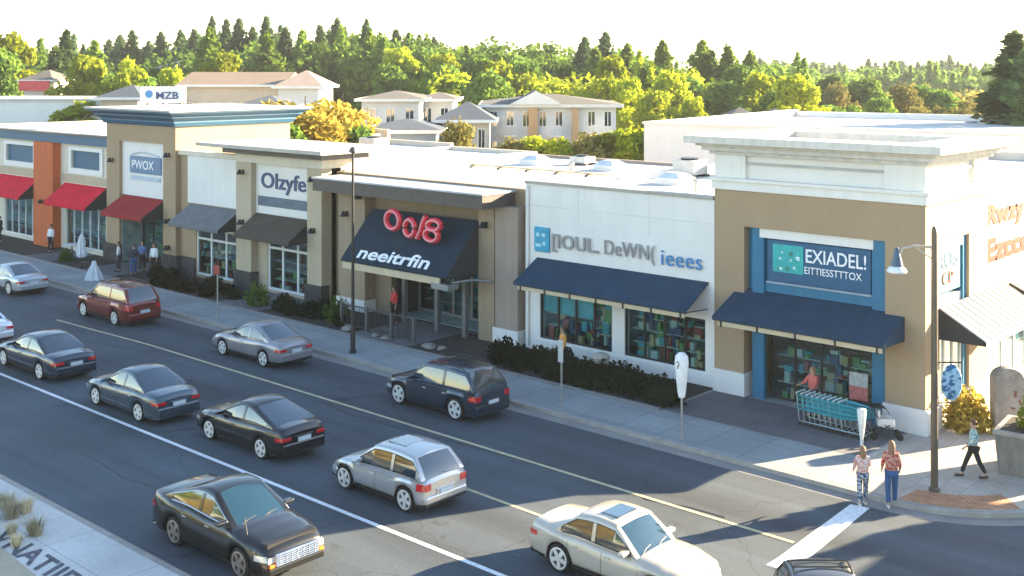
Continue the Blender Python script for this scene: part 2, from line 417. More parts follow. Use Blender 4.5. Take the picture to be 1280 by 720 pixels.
def awning(parent, x0, x1, zt, zb, mat, yf=34.0, y0=F, side=True, val=.16, valmat=None, label=None, th=.05, brackets=0):
    a = MB()
    a.quad([(x0, y0, zt), (x0, yf, zb), (x1, yf, zb), (x1, y0, zt)][::1])
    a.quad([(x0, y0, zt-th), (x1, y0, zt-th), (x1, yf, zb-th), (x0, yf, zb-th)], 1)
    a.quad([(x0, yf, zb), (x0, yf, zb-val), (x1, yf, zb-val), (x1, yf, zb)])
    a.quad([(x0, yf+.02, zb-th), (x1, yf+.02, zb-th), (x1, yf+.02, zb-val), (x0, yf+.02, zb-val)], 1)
    a.quad([(x0, yf, zb-val), (x0, yf+.02, zb-val), (x1, yf+.02, zb-val), (x1, yf, zb-val)])
    if side:
        for x, s in ((x0, 1), (x1, -1)):
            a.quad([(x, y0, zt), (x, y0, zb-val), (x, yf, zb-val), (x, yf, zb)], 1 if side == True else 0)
    else:
        for x in (x0, x1): a.quad([(x, y0, zt), (x, y0, zt-th), (x, yf, zb-th), (x, yf, zb)])
    o = a.build('awning', [mat, AWSHADE], parent)
    if label: o['label'] = label
    f = MB()
    for x in (x0+.03, (x0+x1)/2, x1-.03):
        f.tube([(x, yf+.05, zb-th-.03), (x, y0-.02, zb-th-.12)], .02, 6)
    f.tube([(x0, yf+.04, zb-val-.01), (x1, yf+.04, zb-val-.01)], .018, 6)
    f.build('awning_frame', BLACK, o)
    if valmat:
        v = MB(); v.box(x0+.15, x1-.15, yf+.1, yf+.16, zb-val-.2, zb-.1)
        nb = max(3, int((x1-x0)/1.1))
        v.build('valance', valmat, o)
        k = MB()
        for i in range(nb):
            c = x0+.3+(x1-x0-.6)*i/(nb-1); k.box(c-.025, c+.025, yf+.06, yf+.098, zb-val-.24, zb-.12)
        k.each('bracket', BLACK, o)
    return o
def sconce(parent, x, z, y=F, col=None):
    s = MB(); s.box(x-.07, x+.07, y-.05, y, z-.12, z+.12)
    s.lathe([(.05, .12), (.16, -.08), (.17, -.12)], (x, y-.24, z), 12); s.tube([(x, y-.03, z+.04), (x, y-.24, z+.14), (x, y-.24, z+.08)], .02, 6)
    return s.build('wall_lamp', BLACK, parent)
def shell(parent, x0, x1, y1, z1, mat, roofmat=ROOF, y0=F, left=True, right=True, roofz=None, par=.35, holes_r=None):
    """back and side walls plus roof of one shop (front is built apart)"""
    w = MB()
    w.box(x0+.01, x1-.01, y1-.25, y1, -.2, z1)
    if left: w.box(x0, x0+.25, y0+.32, y1-.252, -.2, z1)
    if right: wall_open(w, y0+.32, y1-.252, -.2, z1, x1-.25, x1, holes_r or [], axis='y')
    w.build('side_walls', mat, parent)
    rz = roofz or z1-par
    r = MB(); r.box(x0+.252, x1-.252, y0+.3, y1-.252, rz-.25, rz)
    ro = r.build('roof', roofmat, parent)
    i = MB(); i.box(x0+.3, x1-.3, y0+3.2, y0+3.3, -.02, rz-.3); i.box(x0+.3, x1-.3, y0+.35, y0+3.19, -.02, .02)
    i.build('shop_interior', INTER, parent)
    return ro

# ================================================================== A0: blue-banded shop with two scarlet awnings
a = place('shop_building', (-79.5, 35.4, 0), 'long cream shop with blue roof band, blue clerestory windows and scarlet awnings', 'shop')
w = MB(); HX = [(-79.3, -74.3, .25, 3.05), (-70.6, -65.5, .25, 3.05), (-78.9, -74.9, 5.2, 6.32), (-69.7, -66.1, 5.2, 6.3)]
wall_open(w, -95, -65.0, -.2, 6.7, F, F+.3, HX+[(-93, -82, .25, 3.05)])
w.build('wall', CREAM, a)
w = MB(); w.box(-95, -73.9, F-.06, F-.003, 4.28, 4.75); w.box(-71.2, -65.02, F-.06, F-.003, 4.28, 4.75)
w.each('tan_band', TAN2, a)
w = MB(); w.box(-95, -65.0, F-.22, F+.3, 6.7, 7.24); w.build('blue_cornice', BLUE, a)
w = MB(); w.box(-95.05, -64.95, F-.3, F+.36, 7.24, 7.34); w.build('cornice_cap', DGREY, a)
w = MB(); w.box(-73.87, -71.23, F-.55, F-.003, -.1, 6.72); w.build('orange_pier', ORANGE, a)
for x0, x1 in ((-78.9, -74.9), (-69.7, -66.1)):
    f = MB(); f.box(x0-.35, x1+.35, F-.1, F-.003, 6.32, 6.55); f.box(x0-.35, x1+.35, F-.1, F-.003, 4.85, 5.2); f.box(x0-.35, x0, F-.1, F-.003, 5.2, 6.32); f.box(x1, x1+.35, F-.1, F-.003, 5.2, 6.32)
    fo = f.build('clerestory_window', WHITE2, a)
    f = MB(); f.box(x0+.001, x1-.001, F+.08, F+.12, 5.2, 6.32); f.build('blue_panel', BLUE, fo)
for x0, x1, s in ((-79.3, -74.3, 1), (-70.6, -65.5, 2), (-93, -82, 3)):
    glazing(a, x0, x1, .25, 3.05, 5 if x1-x0 < 6 else 9, FRAMEW, F+.05, goods=18, seed=s)
awning(a, -79.9, -74.2, 4.2, 3.08, AWRED, label='scarlet awning at the far end of the row')
awning(a, -70.7, -65.4, 4.2, 3.08, AWRED, label='scarlet awning beside the orange pier')
sconce(a, -72.5, 2.9, F-.55)
shell(a, -95, -65.0, 58, 6.9, CREAM, roofz=6.6, right=False)

# ================================================================== A1: tower with flared blue cornice
a = place('shop_building', (-61.1, 35.4, 0), 'tan shop tower with flared blue cornice, blue plaque sign and maroon awning', 'shop')
w = MB()
wall_open(w, -64.95, -57.3, 0, 8.2, F-.25, F+.35, [(-63.45, -58.6, -.1, 7.2)])
w.box(-64.95, -57.3, 42.7, 43, 3, 8.2); w.box(-57.6, -57.3, F+.352, 42.698, 3, 8.2); w.box(-64.95, -64.65, F+.352, 42.698, 3, 8.2)
w.build('wall', TAN, a)
w = MB(); w.box(-63.45, -58.6, F-.05, F+.2, 4.0, 7.2); w.build('white_sign_panel', WHITE, a)
w = MB(); w.box(-65.2, -63.42, F-.35, F+.1, -.1, 1.0); w.box(-58.63, -57.05, F-.35, F+.1, -.1, 1.0); w.each('stone_base', STONE, a)
c = MB()
prof = [(0, 8.2), (.12, 8.2), (.25, 8.42), (.25, 8.5), (.55, 8.72), (.55, 8.8), (.9, 8.98), (.9, 9.06)]
for (o0, z0), (o1, z1) in zip(prof[:-1], prof[1:]):
    x0, x1, y0, y1 = -64.95, -57.3, F-.25, 43
    A = [(x0-o0, y0-o0, z0), (x1+o0, y0-o0, z0), (x1+o0, y1+o0, z0), (x0-o0, y1+o0, z0)]
    B = [(x0-o1, y0-o1, z1), (x1+o1, y0-o1, z1), (x1+o1, y1+o1, z1), (x0-o1, y1+o1, z1)]
    for k in range(4): c.quad([A[k], A[(k+1) % 4], B[(k+1) % 4], B[k]])
c.build('blue_cornice', BLUE, a)
c = MB(); c.box(-65.93, -56.32, F-1.23, 43.98, 9.06, 9.16); c.build('roof', ROOF, a)
awning(a, -63.3, -58.75, 3.98, 3.05, AWMAR, yf=33.85, y0=F-.06, label='maroon awning')
w = MB(); w.box(-63.45, -63.35, F-.1, F+2, 0, 3.9); w.box(-63.45, -58.6, F+2, F+2.1, 0, 4.0); w.each('entry_recess', INTER, a)
glazing(a, -63.3, -58.75, .02, 2.7, 4, FRAMED, F+1.2, goods=14, seed=5, rail=[2.2], name='glass_entrance')
s = MB(); s.prism([(0, 0)]*0 or [(-62.5, F-.12), (-59.05, F-.12), (-59.05, F-.055), (-62.5, F-.055)], 5.35, 6.35)
so = s.build('plaque_sign', M('slate_blue_plaque', (.07, .17, .32), .4), a, bevel=.03)
s = MB(); s.box(-62.4, -59.2, F-.1, F-.055, 4.95, 5.2); s.build('plaque_underline', M('pale_blue_plaque', (.42, .5, .6), .5), so)
s = MB(); s.tube([(-62.3, F-.09, 6.42), (-61.4, F-.09, 6.6), (-60.4, F-.09, 6.56), (-59.3, F-.09, 6.42)], .035, 6); s.build('plaque_arch', M('pale_blue_plaque', (.42, .5, .6), .5), so)
text_mesh('lettering', 'PWOX', LWHITE, so, (-62.2, F-.123, 5.6), (1, 0, 0), (0, 0, 1), width=2.4, height=.52, extrude=.02, bold=.01)
for x, z in ((-64.2, 6.0), (-64.2, 2.9), (-57.95, 6.6), (-57.95, 2.9), (-57.95, 1.4)): sconce(a, x, z, F-.25)

# ================================================================== A2: white panel, slate awning
a = place('shop_building', (-54.3, 35.4, 0), 'narrow shop with a blank white panel above its slate grey awning', 'shop')
w = MB()
wall_open(w, -57.28, -51.42, -.2, 6.66, F+.05, F+.35, [(-55.7, -51.5, .15, 2.75)])
w.build('wall', TAN, a)
w = MB(); w.box(-56.44, -51.42, F-.02, F+.047, 4.05, 6.66); w.build('white_sign_panel', WHITE, a)
w = MB(); w.box(-57.28, -51.42, F-.12, F+.35, 6.66, 6.92); w.build('cornice', CREAM, a, bevel=.02)
awning(a, -56.2, -51.45, 4.0, 3.08, AWGRY, label='slate grey awning')
glazing(a, -55.7, -51.5, .15, 2.75, 3, FRAMEW, F+.1, goods=26, seed=8, rail=[2.15], fw=.11)
w = MB(); w.box(-57.28, -55.72, F-.06, F+.04, -.1, 1.0); w.each('stone_base', STONE, a)
shell(a, -57.28, -51.42, 51.2, 6.8, CREAM, roofz=6.5, left=False, right=False)

# ================================================================== A3: two tan piers with dark stepped cornice
a = place('shop_building', (-47.8, 35.4, 0), 'shop front of two tan piers under a dark stepped cornice with umber awning', 'shop')
w = MB()
for x0, x1 in ((-51.4, -50.06), (-45.4, -44.28)): w.box(x0, x1, F-.3, F+.9, -.1, 6.62)
w.each('pier', TAN2, a)
w = MB()
wall_open(w, -50.055, -45.405, -.2, 6.62, F+.1, F+.4, [(-49.2, -45.5, .15, 2.85)]); w.build('wall', TAN2, a)
w = MB(); w.box(-51.45, -44.2, F-.34, F+1.6, 6.62, 7.08); w.build('frieze', CREAM, a)
c = MB(); c.box(-52.0, -43.7, F-.75, F+2.2, 7.08, 7.36); c.box(-52.5, -43.2, F-1.2, F+2.8, 7.36, 7.42); c.build('stepped_cornice', DGREY, a)
c = MB(); c.box(-53.2, -42.7, F-1.6, F+3.4, 7.42, 7.6); c.build('cornice_top', M('light_cornice_cap', (.42, .40, .37), .7), a)
w = MB(); w.box(-50.05, -45.41, F, F+.097, 4.02, 6.6); sp = w.build('sign_panel', WHITE, a)
s = MB(); s.box(-49.85, -45.5, F-.03, F-.003, 4.42, 4.92); s.build('sign_band', M('sign_band_slate', (.08, .12, .18), .5, var=.3, scale=4), sp)
text_mesh('lettering', 'Olzyfe', LNAVY, sp, (-49.55, F-.004, 5.1), (1, 0, .0), (0, 0, 1), width=3.7, height=1.05, extrude=.05, bold=.012)
awning(a, -50.05, -45.45, 4.0, 3.05, AWBRN, yf=34.0, label='umber brown awning')
glazing(a, -49.2, -45.5, .15, 2.85, 3, FRAMEW, F+.15, goods=14, seed=9, rail=[2.3], fw=.12)
w = MB(); w.box(-51.5, -49.96, F-.4, F+.1, -.12, .95); w.box(-45.5, -44.18, F-.4, F+.1, -.12, .95); w.each('stone_base', STONE, a)
for x, z in ((-50.75, 6.1), (-50.75, 3.5), (-44.85, 6.1), (-44.85, 3.6)): sconce(a, x, z, F-.3)
shell(a, -51.4, -44.28, 51.0, 6.62, CREAM, roofz=6.4)

# ================================================================== B: cafe with steep dark awning
a = place('cafe_building', (-37.5, 35.4, 0), 'taupe cafe front with flat dark canopy, steep navy awning and big red letters', 'cafe')
FB = F+.55
w = MB()
wall_open(w, -44.2, -31.4, -.2, 6.45, FB, FB+.3, [(-40.2, -34.1, -.1, 4.9), (-43.9, -43.3, 3.2, 5.6)])
w.build('wall', M('cafe_brown_stucco', (.26, .195, .13), .85, var=.06, scale=.6, bump=.2, bscale=60, streak=.1), a)
w = MB(); w.box(-43.25, -41.33, F-.1, FB-.003, .62, 5.735); w.box(-33.97, -33.04, F-.1, FB-.003, 0, 5.735); w.each('pilaster', M('cafe_tan_stucco', (.33, .25, .17), .85, var=.06, scale=.6, bump=.2, bscale=60, streak=.1), a)
w = MB(); w.box(-32.95, -31.69, F-.15, FB-.003, .68, 5.735); w.build('taupe_pier', TAUPE, a)
w = MB(); w.box(-43.32, -41.26, F-.2, FB-.002, .08, .62); w.box(-33.02, -31.6, F-.25, FB-.002, .08, .68); w.each('white_plinth', WHITE2, a, bevel=.02)
w = MB(); w.box(-43.5, -32.45, F-1.45, FB-.003, 5.74, 6.3); w.build('canopy', M('taupe_fascia', (.075, .066, .062), .6, metal=.1), a)
w = MB(); w.box(-43.55, -32.4, F-1.5, FB+.3, 6.3, 6.37); w.build('canopy_top', M('zinc_canopy_top', (.38, .42, .47), .5, metal=.2), a)
w = MB()
for x in (-42.9, -41, -38.5, -36.2, -33.6): w.box(x-.35, x+.35, F-.6, F-.12, 5.6, 5.735)
w.each('canopy_bracket', BLACK, a)
# awning
x0, x1, zt, zb, yf = -40.75, -33.95, 5.0, 2.9, 33.4
awo = awning(a, x0, x1, zt, zb, AWCAF, yf=yf, y0=F-.12, val=.08, valmat=None, label='steep navy awning with white lettering')
v = MB(); v.box(x0+.03, x1-.5, yf+.06, yf+.14, zb-.42, zb-.12); v.build('valance', BEIGE, awo)
sl = Vector((0, (F-.12)-yf, zt-zb)).normalized(); nrm = Vector((1, 0, 0)).cross(sl)
p0 = Vector((x0+.95, yf, zb))+sl*.16+nrm*.01
text_mesh('lettering', 'neeitrfin', LWHITE, awo, p0, (1, 0, 0), sl, width=4.55, height=.62, extrude=.02, bold=.02)
# big red letters standing on the awning
def rings(spec, mat, name, r, parent, flat=.5, y=0):
    g = MB()
    for kind, cx, cz, rx, rz, tilt in spec:
        if kind == 'ring':
            pts = []
            for k in range(25):
                t = 2*math.pi*k/24; px, pz = rx*math.cos(t), rz*math.sin(t)
                pts.append((cx+px*math.cos(tilt)-pz*math.sin(tilt), y, cz+px*math.sin(tilt)+pz*math.cos(tilt)))
        else: pts = [(cx-rx, y, cz-rz), (cx-rx*.2, y, cz-rz*.35), (cx+rx*.3, y, cz+rz*.4), (cx+rx, y, cz+rz)]
        g.tube(pts, r, 10)
    return g.build(name, mat, parent, smooth=60)
sp = [('ring', -38.05, 4.62, .46, .56, 0), ('ring', -36.95, 4.28, .33, .52, -.12), ('bar', -36.2, 4.42, .28, .72, 0), ('ring', -35.45, 4.62, .42, .30, .1), ('ring', -35.6, 4.02, .42, .36, 0)]
sp = [(k_, cx_, 5.22-(5.22-cz_)*.72+.02, rx_*.95, rz_*.70, tl_) for k_, cx_, cz_, rx_, rz_, tl_ in sp]
ro = rings(sp, REDLED, 'red_letters', .115, awo, y=34.15)
rings(sp, PINKED, 'letter_edge', .055, ro, y=34.02)
# entrance
w = MB(); w.box(-40.2, -40.1, FB+.3, FB+2.2, 0, 4.9); w.box(-34.2, -34.1, FB+.3, FB+2.2, 0, 4.9); w.each('entry_recess', M('dark_recess', (.04, .035, .03), .8), a)
glazing(a, -40.1, -34.2, .05, 3.2, 5, M('grey_frame', (.2, .2, .2), .5), FB+1.6, goods=16, seed=12, rail=[2.4], fw=.12, name='glass_entrance')
w = MB()
for x in (-38.4, -36.3, -34.6): w.box(x-.1, x+.1, FB-.9, FB-.7, 0, 3.0)
w.each('entry_post', M('grey_post', (.13, .13, .135), .6), a)
l = MB(); l.tube([(-33.1, F-.1, 2.55), (-33.6, F-.8, 2.65), (-34.2, F-1.5, 2.55)], .05, 8); l.box(-34.9, -33.9, F-2.0, F-1.35, 2.3, 2.55)
l.build('arm_lamp', M('pewter', (.25, .26, .27), .5, metal=.5), a, bevel=.04)
for x, z in ((-42.6, 4.6), (-33.5, 4.9), (-41.6, 5.5)): sconce(a, x, z, F-.1)
shell(a, -44.2, -31.4, 50.8, 6.5, TAUPE, y0=FB, roofz=6.35)

# ================================================================== C: white store
a = place('store_building', (-26.9, 35.4, 0), 'plain white stucco store with grey and blue wall letters over a long navy awning', 'store')
w = MB()
wall_open(w, -31.38, -22.37, -.2, 6.78, F, F+.3, [(-30.6, -26.95, .58, 2.45), (-26.35, -22.75, .58, 2.45)])
w.build('wall', WHITE, a)
w = MB(); w.box(-31.4, -22.4, F-.06, F+.36, 6.78, 6.9); w.build('parapet_cap', M('parapet_metal', (.32, .31, .29), .5, metal=.2), a)
w = MB(); w.box(-30.75, -22.37, F-.1, F-.003, 0, .5); w.build('white_base', WHITE2, a, bevel=.02)
w = MB(); w.box(-31.39, -22.37, F-.14, F-.102, -.1, .1); w.build('stone_skirt', STONE, a)
glazing(a, -30.6, -26.95, .58, 2.45, 4, FRAMED, F+.04, goods=60, seed=21, fw=.06, sky_reflection=.74)
glazing(a, -26.35, -22.75, .58, 2.45, 4, FRAMED, F+.04, goods=60, seed=22, fw=.06)
SKYREFX = 1
awning(a, -30.75, -22.6, 3.82, 3.02, AWNAV, yf=33.95, side=False, val=.1, valmat=BEIGE, label='long navy awning over the windows')
Z0 = 4.02
w = MB()
for x in (-28.6, -25.2): w.box(x-.012, x+.012, F-.006, F-.003, 5.25, 6.78)
w.box(-31.36, -22.4, F-.007, F-.003, 5.9, 5.925)
w.each('control_joint', M('joint_grey', (.62, .61, .59), .9), a)  # thin pale grey strips drawn for the wall joints
w = MB(); w.tube([(-31.2, F-.07, 6.7), (-31.2, F-.07, .2)], .05, 8); w.build('downpipe', WHITE2, a)
s = MB(); s.box(-30.85, -30.05, F-.09, F-.003, Z0+.05, Z0+1.05); so = s.build('logo_sign', M('cyan_logo', (.02, .30, .48), .4, var=.15, scale=3), a, bevel=.06)
s = MB()
for dx, dz, wd in ((.12, .62, .18), (.42, .62, .18), (.1, .2, .28), (.46, .28, .16)): s.box(-30.85+dx, -30.85+dx+wd, F-.1, F-.088, Z0+.05+dz, Z0+.05+dz+.14)
s.each('logo_mark', M('pale_cyan_mark', (.35, .65, .75), .5), so)
text_mesh('lettering', '[IOUL.', LGREY, a, (-29.9, F-.06, Z0+.13), (1, 0, 0), (0, 0, 1), width=2.35, height=.72, extrude=.05, space=1.05, bold=.014)
text_mesh('lettering', 'DeWN(', LGREY, a, (-27.25, F-.06, Z0+.13), (1, 0, 0), (0, 0, 1), width=2.35, height=.74, extrude=.05, space=1.05)
text_mesh('lettering', 'ieees', LBLUE, a, (-24.6, F-.06, Z0+.2), (1, 0, 0), (0, 0, 1), width=1.75, height=.55, extrude=.05, space=1.1)
shell(a, -31.38, -22.37, 51.5, 6.7, WHITE, roofz=6.35)

# ================================================================== E: corner tower
a = place('store_building', (-18.5, 35.4, 0), 'tan corner store tower with white crown, blue lettered sign and navy entrance awning', 'store')
w = MB()
HZ = [(-21.16, -16.0, -.1, 5.95)]
wall_open(w, -22.36, -14.68, .8, 7.2, F-.003, F+.6, [(-21.16, -16.0, .7, 5.95)])
# side wall with recess
SX = -14.68
wall_open(w, F+.602, 40.7, .8, 7.2, SX-.6, SX, [(36.5, 39.0, .7, 5.95)], axis='y')
w.box(-22.36, SX-.602, 40.1, 40.7, 0, 7.2); w.box(-22.36, -21.76, F+.602, 40.098, 0, 7.2)
w.build('wall', TAN, a)
w = MB(); w.box(-22.45, -21.1, F-.09, F+.6, -.1, .8); w.box(-16.06, SX+.09, F-.09, F+.6, -.1, .8); w.box(SX-.6, SX+.09, F+.602, 36.5, -.1, .8); w.box(SX-.6, SX+.09, 39.0, 40.7, -.1, .8)
w.each('white_plinth', WHITE, a, bevel=.015)
# band, frieze, crown
X0, X1, Y0, Y1 = -22.36, SX, F, 40.7
def ring(mb, o, z0, z1, t=.35, m=0):
    x0, x1, y0, y1 = X0-o, X1+o, Y0-o, Y1+o
    mb.box(x0, x1, y0, y0+t+o, z0, z1, m); mb.box(x0, x1, y1-t-o, y1, z0, z1, m)
    mb.box(x0, x0+t+o, y0+t+o, y1-t-o, z0, z1, m); mb.box(x1-t-o, x1, y0+t+o, y1-t-o, z0, z1, m)
w = MB(); ring(w, .08, 7.2, 7.5); ring(w, .16, 7.5, 7.62); w.build('white_band', WHITE2, a, bevel=.015)
w = MB()
for x0, x1 in ((X0, X0+1.25), (X1-1.35, X1)):
    for y0, y1 in ((Y0, Y0+1.2), (Y1-1.2, Y1)): w.box(x0, x1, y0, y1, 7.62, 8.62)
w.each('crown_pier', WHITE2, a, bevel=.01)
w = MB(); w.box(X0+1.25, X1-1.35, Y0+.14, Y0+.45, 7.62, 8.45); w.box(X0+1.25, X1-1.35, Y1-.45, Y1-.14, 7.62, 8.45)
w.box(X1-.45, X1-.14, Y0+1.2, Y1-1.2, 7.62, 8.45); w.box(X0+.14, X0+.45, Y0+1.2, Y1-1.2, 7.62, 8.45)
w.each('crown_panel', WHITE, a)
w = MB(); w.box(X0+1.25, X1-1.35, Y0+.06, Y0+.138, 8.12, 8.2); w.box(X1-.138, X1-.06, Y0+1.2, Y1-1.2, 8.12, 8.2); w.each('crown_rail', M('grey_trim', (.42, .41, .40), .6), a)
def ring2(mb, o, z0, z1, t):
    x0, x1, y0, y1 = X0-o, X1+o, Y0-o, Y1+o
    mb.box(x0, x1, y0, y0+t, z0, z1); mb.box(x0, x1, y1-t, y1, z0, z1); mb.box(x0, x0+t, y0+t, y1-t, z0, z1); mb.box(x1-t, x1, y0+t, y1-t, z0, z1)
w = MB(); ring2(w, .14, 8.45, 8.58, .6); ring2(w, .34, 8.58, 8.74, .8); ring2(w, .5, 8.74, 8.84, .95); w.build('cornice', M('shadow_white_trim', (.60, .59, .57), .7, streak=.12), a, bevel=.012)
w = MB(); ring2(w, .8, 8.84, 9.1, 1.5); w.build('crown_cap', M('cream_crown_cap', (.66, .63, .57), .75, var=.06, streak=.12), a, bevel=.02)
w = MB(); w.box(X0+.46, X1-.46, Y0+.46, Y1-.46, 8.3, 8.4); w.build('crown_roof', M('tower_roof_felt', (.40, .39, .36), .9, var=.15, scale=.8), a)
w = MB(); w.box(X0+.5, X1-.5, Y0+.5, Y1-.5, 7.45, 7.55); w.build('roof', ROOF, a)
# blue recess
w = MB(); w.box(-21.15, -16.01, F+.32, F+.42, 2.62, 5.94); w.box(-20.9, -20.45, F+.12, F+.318, 0, 5.94); w.box(-16.5, -16.02, F+.12, F+.318, 0, 5.94); w.box(-20.448, -16.502, F+.2, F+.318, 3.75, 4.12)
w.build('blue_panel', TEAL, a)
w = MB(); w.box(-20.6, -16.45, F+.1, F+.317, 5.62, 5.93); w.build('sign_head_trim', WHITE2, a)
w = MB(); w.box(-20.3, -16.55, F+.14, F+.31, 4.14, 5.58); so = w.build('blue_sign', TEALD, a, bevel=.02)
w = MB(); w.box(-20.34, -16.51, F+.1, F+.139, 4.08, 4.14); w.build('sign_sill', M('sign_lip', (.30, .36, .42), .5), so)
rnd = random.Random(4); w = MB()
w.box(-20.1, -18.95, F+.125, F+.138, 4.5, 5.45)
for k in range(16):
    cx, cz, s = rnd.uniform(-20.05, -19.15), rnd.uniform(4.5, 5.3), rnd.uniform(.06, .16)
    w.box(cx, cx+s, F+.105+.001*k, F+.124, cz, cz+s*.9, 1+k % 3)
w.build('sign_emblem', [M('emblem_teal', (.02, .36, .36), .5, var=.2, scale=3), M('emblem_pale', (.55, .75, .72), .5), M('emblem_green', (.03, .20, .17), .5), M('emblem_sea', (.05, .45, .42), .5)], so)
text_mesh('lettering', 'EXIADEL!', LWHITE, so, (-18.85, F+.138, 4.93), (1, 0, 0), (0, 0, 1), width=2.15, height=.46, extrude=.02, bold=.008)
text_mesh('lettering', 'EITTIESSTTTOX', LWHITE, so, (-18.9, F+.138, 4.55), (1, 0, 0), (0, 0, 1), width=2.05, height=.24, extrude=.02)
aw = awning(a, -21.55, -15.35, 3.76, 3.0, AWNAV, yf=33.95, y0=F+.3, side='cloth', val=.12, valmat=BEIGE, label='navy awning over the store entrance')
glazing(a, -20.44, -16.52, .03, 2.62, 4, FRAMED, F+.5, goods=70, seed=31, rail=[2.1], fw=.06, name='glass_entrance')
# posters in the entrance
w = MB(); w.box(-17.45, -16.8, F+.46, F+.48, 1.0, 1.45, 0); w.box(-17.45, -16.8, F+.46, F+.48, .55, 1.0, 1); w.build('window_poster', [M('poster_grey', (.45, .47, .46), .7, var=.25, scale=9), M('poster_coral', (.6, .18, .16), .7, var=.25, scale=9)], a)
# side recess
w = MB(); w.box(SX-.35, SX-.3, 36.51, 38.99, 4.1, 5.94); w.box(SX-.298, SX-.1, 38.72, 38.99, 0, 5.94, 0); w.build('side_blue_panel', TEAL, a)
w = MB(); w.box(SX-.3, SX-.1, 36.52, 38.7, 5.62, 5.93); w.build('side_head_trim', WHITE2, a)
w = MB(); w.box(SX-.29, SX-.16, 36.56, 38.68, 4.2, 5.6); so = w.build('side_sign', M('pale_turquoise_sign', (.10, .26, .30), .5, var=.1, scale=2), a)
text_mesh('lettering', 'RUS', LWHITE, so, (SX-.158, 36.75, 5.0), (0, 1, 0), (0, 0, 1), width=1.7, height=.45, extrude=.03)
text_mesh('lettering', 'CP', M('sign_coral', (.4, .12, .1), .5), so, (SX-.158, 37.1, 4.45), (0, 1, 0), (0, 0, 1), width=.9, height=.4, extrude=.03)
glazing(a, 36.55, 38.7, .8, 3.0, 3, FRAMEW, SX-.15, axis='y', goods=12, seed=33, fw=.09, name='side_window')
w = MB(); w.box(SX-.45, SX-.18, 36.51, 38.98, -.1, .78); w.box(SX-.45, SX-.18, 36.51, 38.98, 3.02, 4.05); w.each('side_base', WHITE, a)
# pale side awning
w = MB(); ya, yb, zt, zb, xo = 36.45, 42.4, 3.82, 2.95, SX+1.5
w.quad([(SX, ya, zt), (xo, ya, zb), (xo, yb, zb), (SX, yb, zt)]); w.quad([(SX, ya, zt-.05), (SX, yb, zt-.05), (xo, yb, zb-.05), (xo, ya, zb-.05)], 1)
w.quad([(xo, ya, zb), (xo, ya, zb-.12), (xo, yb, zb-.12), (xo, yb, zb)]); w.quad([(SX, ya, zt), (SX, ya, zb-.12), (xo, ya, zb-.12), (xo, ya, zb)], 1); w.quad([(SX, yb, zt), (xo, yb, zb), (xo, yb, zb-.12), (SX, yb, zb-.12)], 1)
wo = w.build('side_awning', [AWWHT, AWSHADE], a)
w = MB(); n = 12; sv = Vector((xo-SX, 0, zb-zt))
for i in range(n+1):
    y = ya+.05+(yb-ya-.1)*i/n; w.tube([(SX+.01, y, zt+.015), (xo, y, zb+.015)], .022, 5)
w.build('awning_rib', AWWHT, wo)

# ================================================================== G: white side-street store
a = place('store_building', (-18, 50, 0), 'long white store down the side street with orange wall letters, behind the corner tower', 'store')
GX = -14.85
w = MB(); wall_open(w, 40.72, 62, -.2, 7.15, GX-.3, GX, [(41.5, 46.5, .2, 2.9), (48, 54, .2, 2.9)], axis='y')
w.box(-22.37, GX-.302, 61.7, 62, 0, 7.15); w.box(-22.37, -22.0, 60.2, 61.698, 0, 7.15)
w.build('wall', CREAM, a)
w = MB(); w.box(GX-.36, GX+.06, 40.72, 62.05, 7.15, 7.28); w.build('parapet_cap', WHITE2, a)
w = MB(); w.box(-22.3, GX-.302, 40.72, 61.69, 6.5, 6.75); w.build('roof', ROOF, a)
glazing(a, 41.5, 46.5, .2, 2.9, 4, FRAMEW, GX-.05, axis='y', goods=12, seed=35, fw=.12)
glazing(a, 48, 54, .2, 2.9, 4, FRAMEW, GX-.05, axis='y', goods=12, seed=36, fw=.12)
w = MB(); w.box(-18.2, -18.1, 41, 60, 0, 6.4); w.build('shop_interior', INTER, a)
ORL = M('orange_lettering', (.22, .028, .008), .45, var=.05)
text_mesh('lettering', 'Rwzy', ORL, a, (GX+.003, 41.0, 5.75), (0, 1, 0), (0, 0, 1), width=3.9, height=.95, extrude=.02, bold=.055)
text_mesh('lettering', 'Ezcco', ORL, a, (GX+.003, 41.0, 4.65), (0, 1, 0), (0, 0, 1), width=4.6, height=.85, extrude=.02, bold=.055)
w = MB()
ya, yb = 43.3, 49; zt, zb, xo = 3.7, 3.0, GX+1.5
w.quad([(GX, ya, zt), (xo, ya, zb), (xo, yb, zb), (GX, yb, zt)]); w.quad([(GX, ya, zt-.05), (GX, yb, zt-.05), (xo, yb, zb-.05), (xo, ya, zb-.05)], 1); w.quad([(xo, ya, zb), (xo, ya, zb-.12), (xo, yb, zb-.12), (xo, yb, zb)]); w.quad([(GX, ya, zt), (GX, ya, zb-.12), (xo, ya, zb-.12), (xo, ya, zb)], 1)
w.build('side_awning', [M('tan_awning_cloth', (.38, .28, .18), .8), AWSHADE], a)
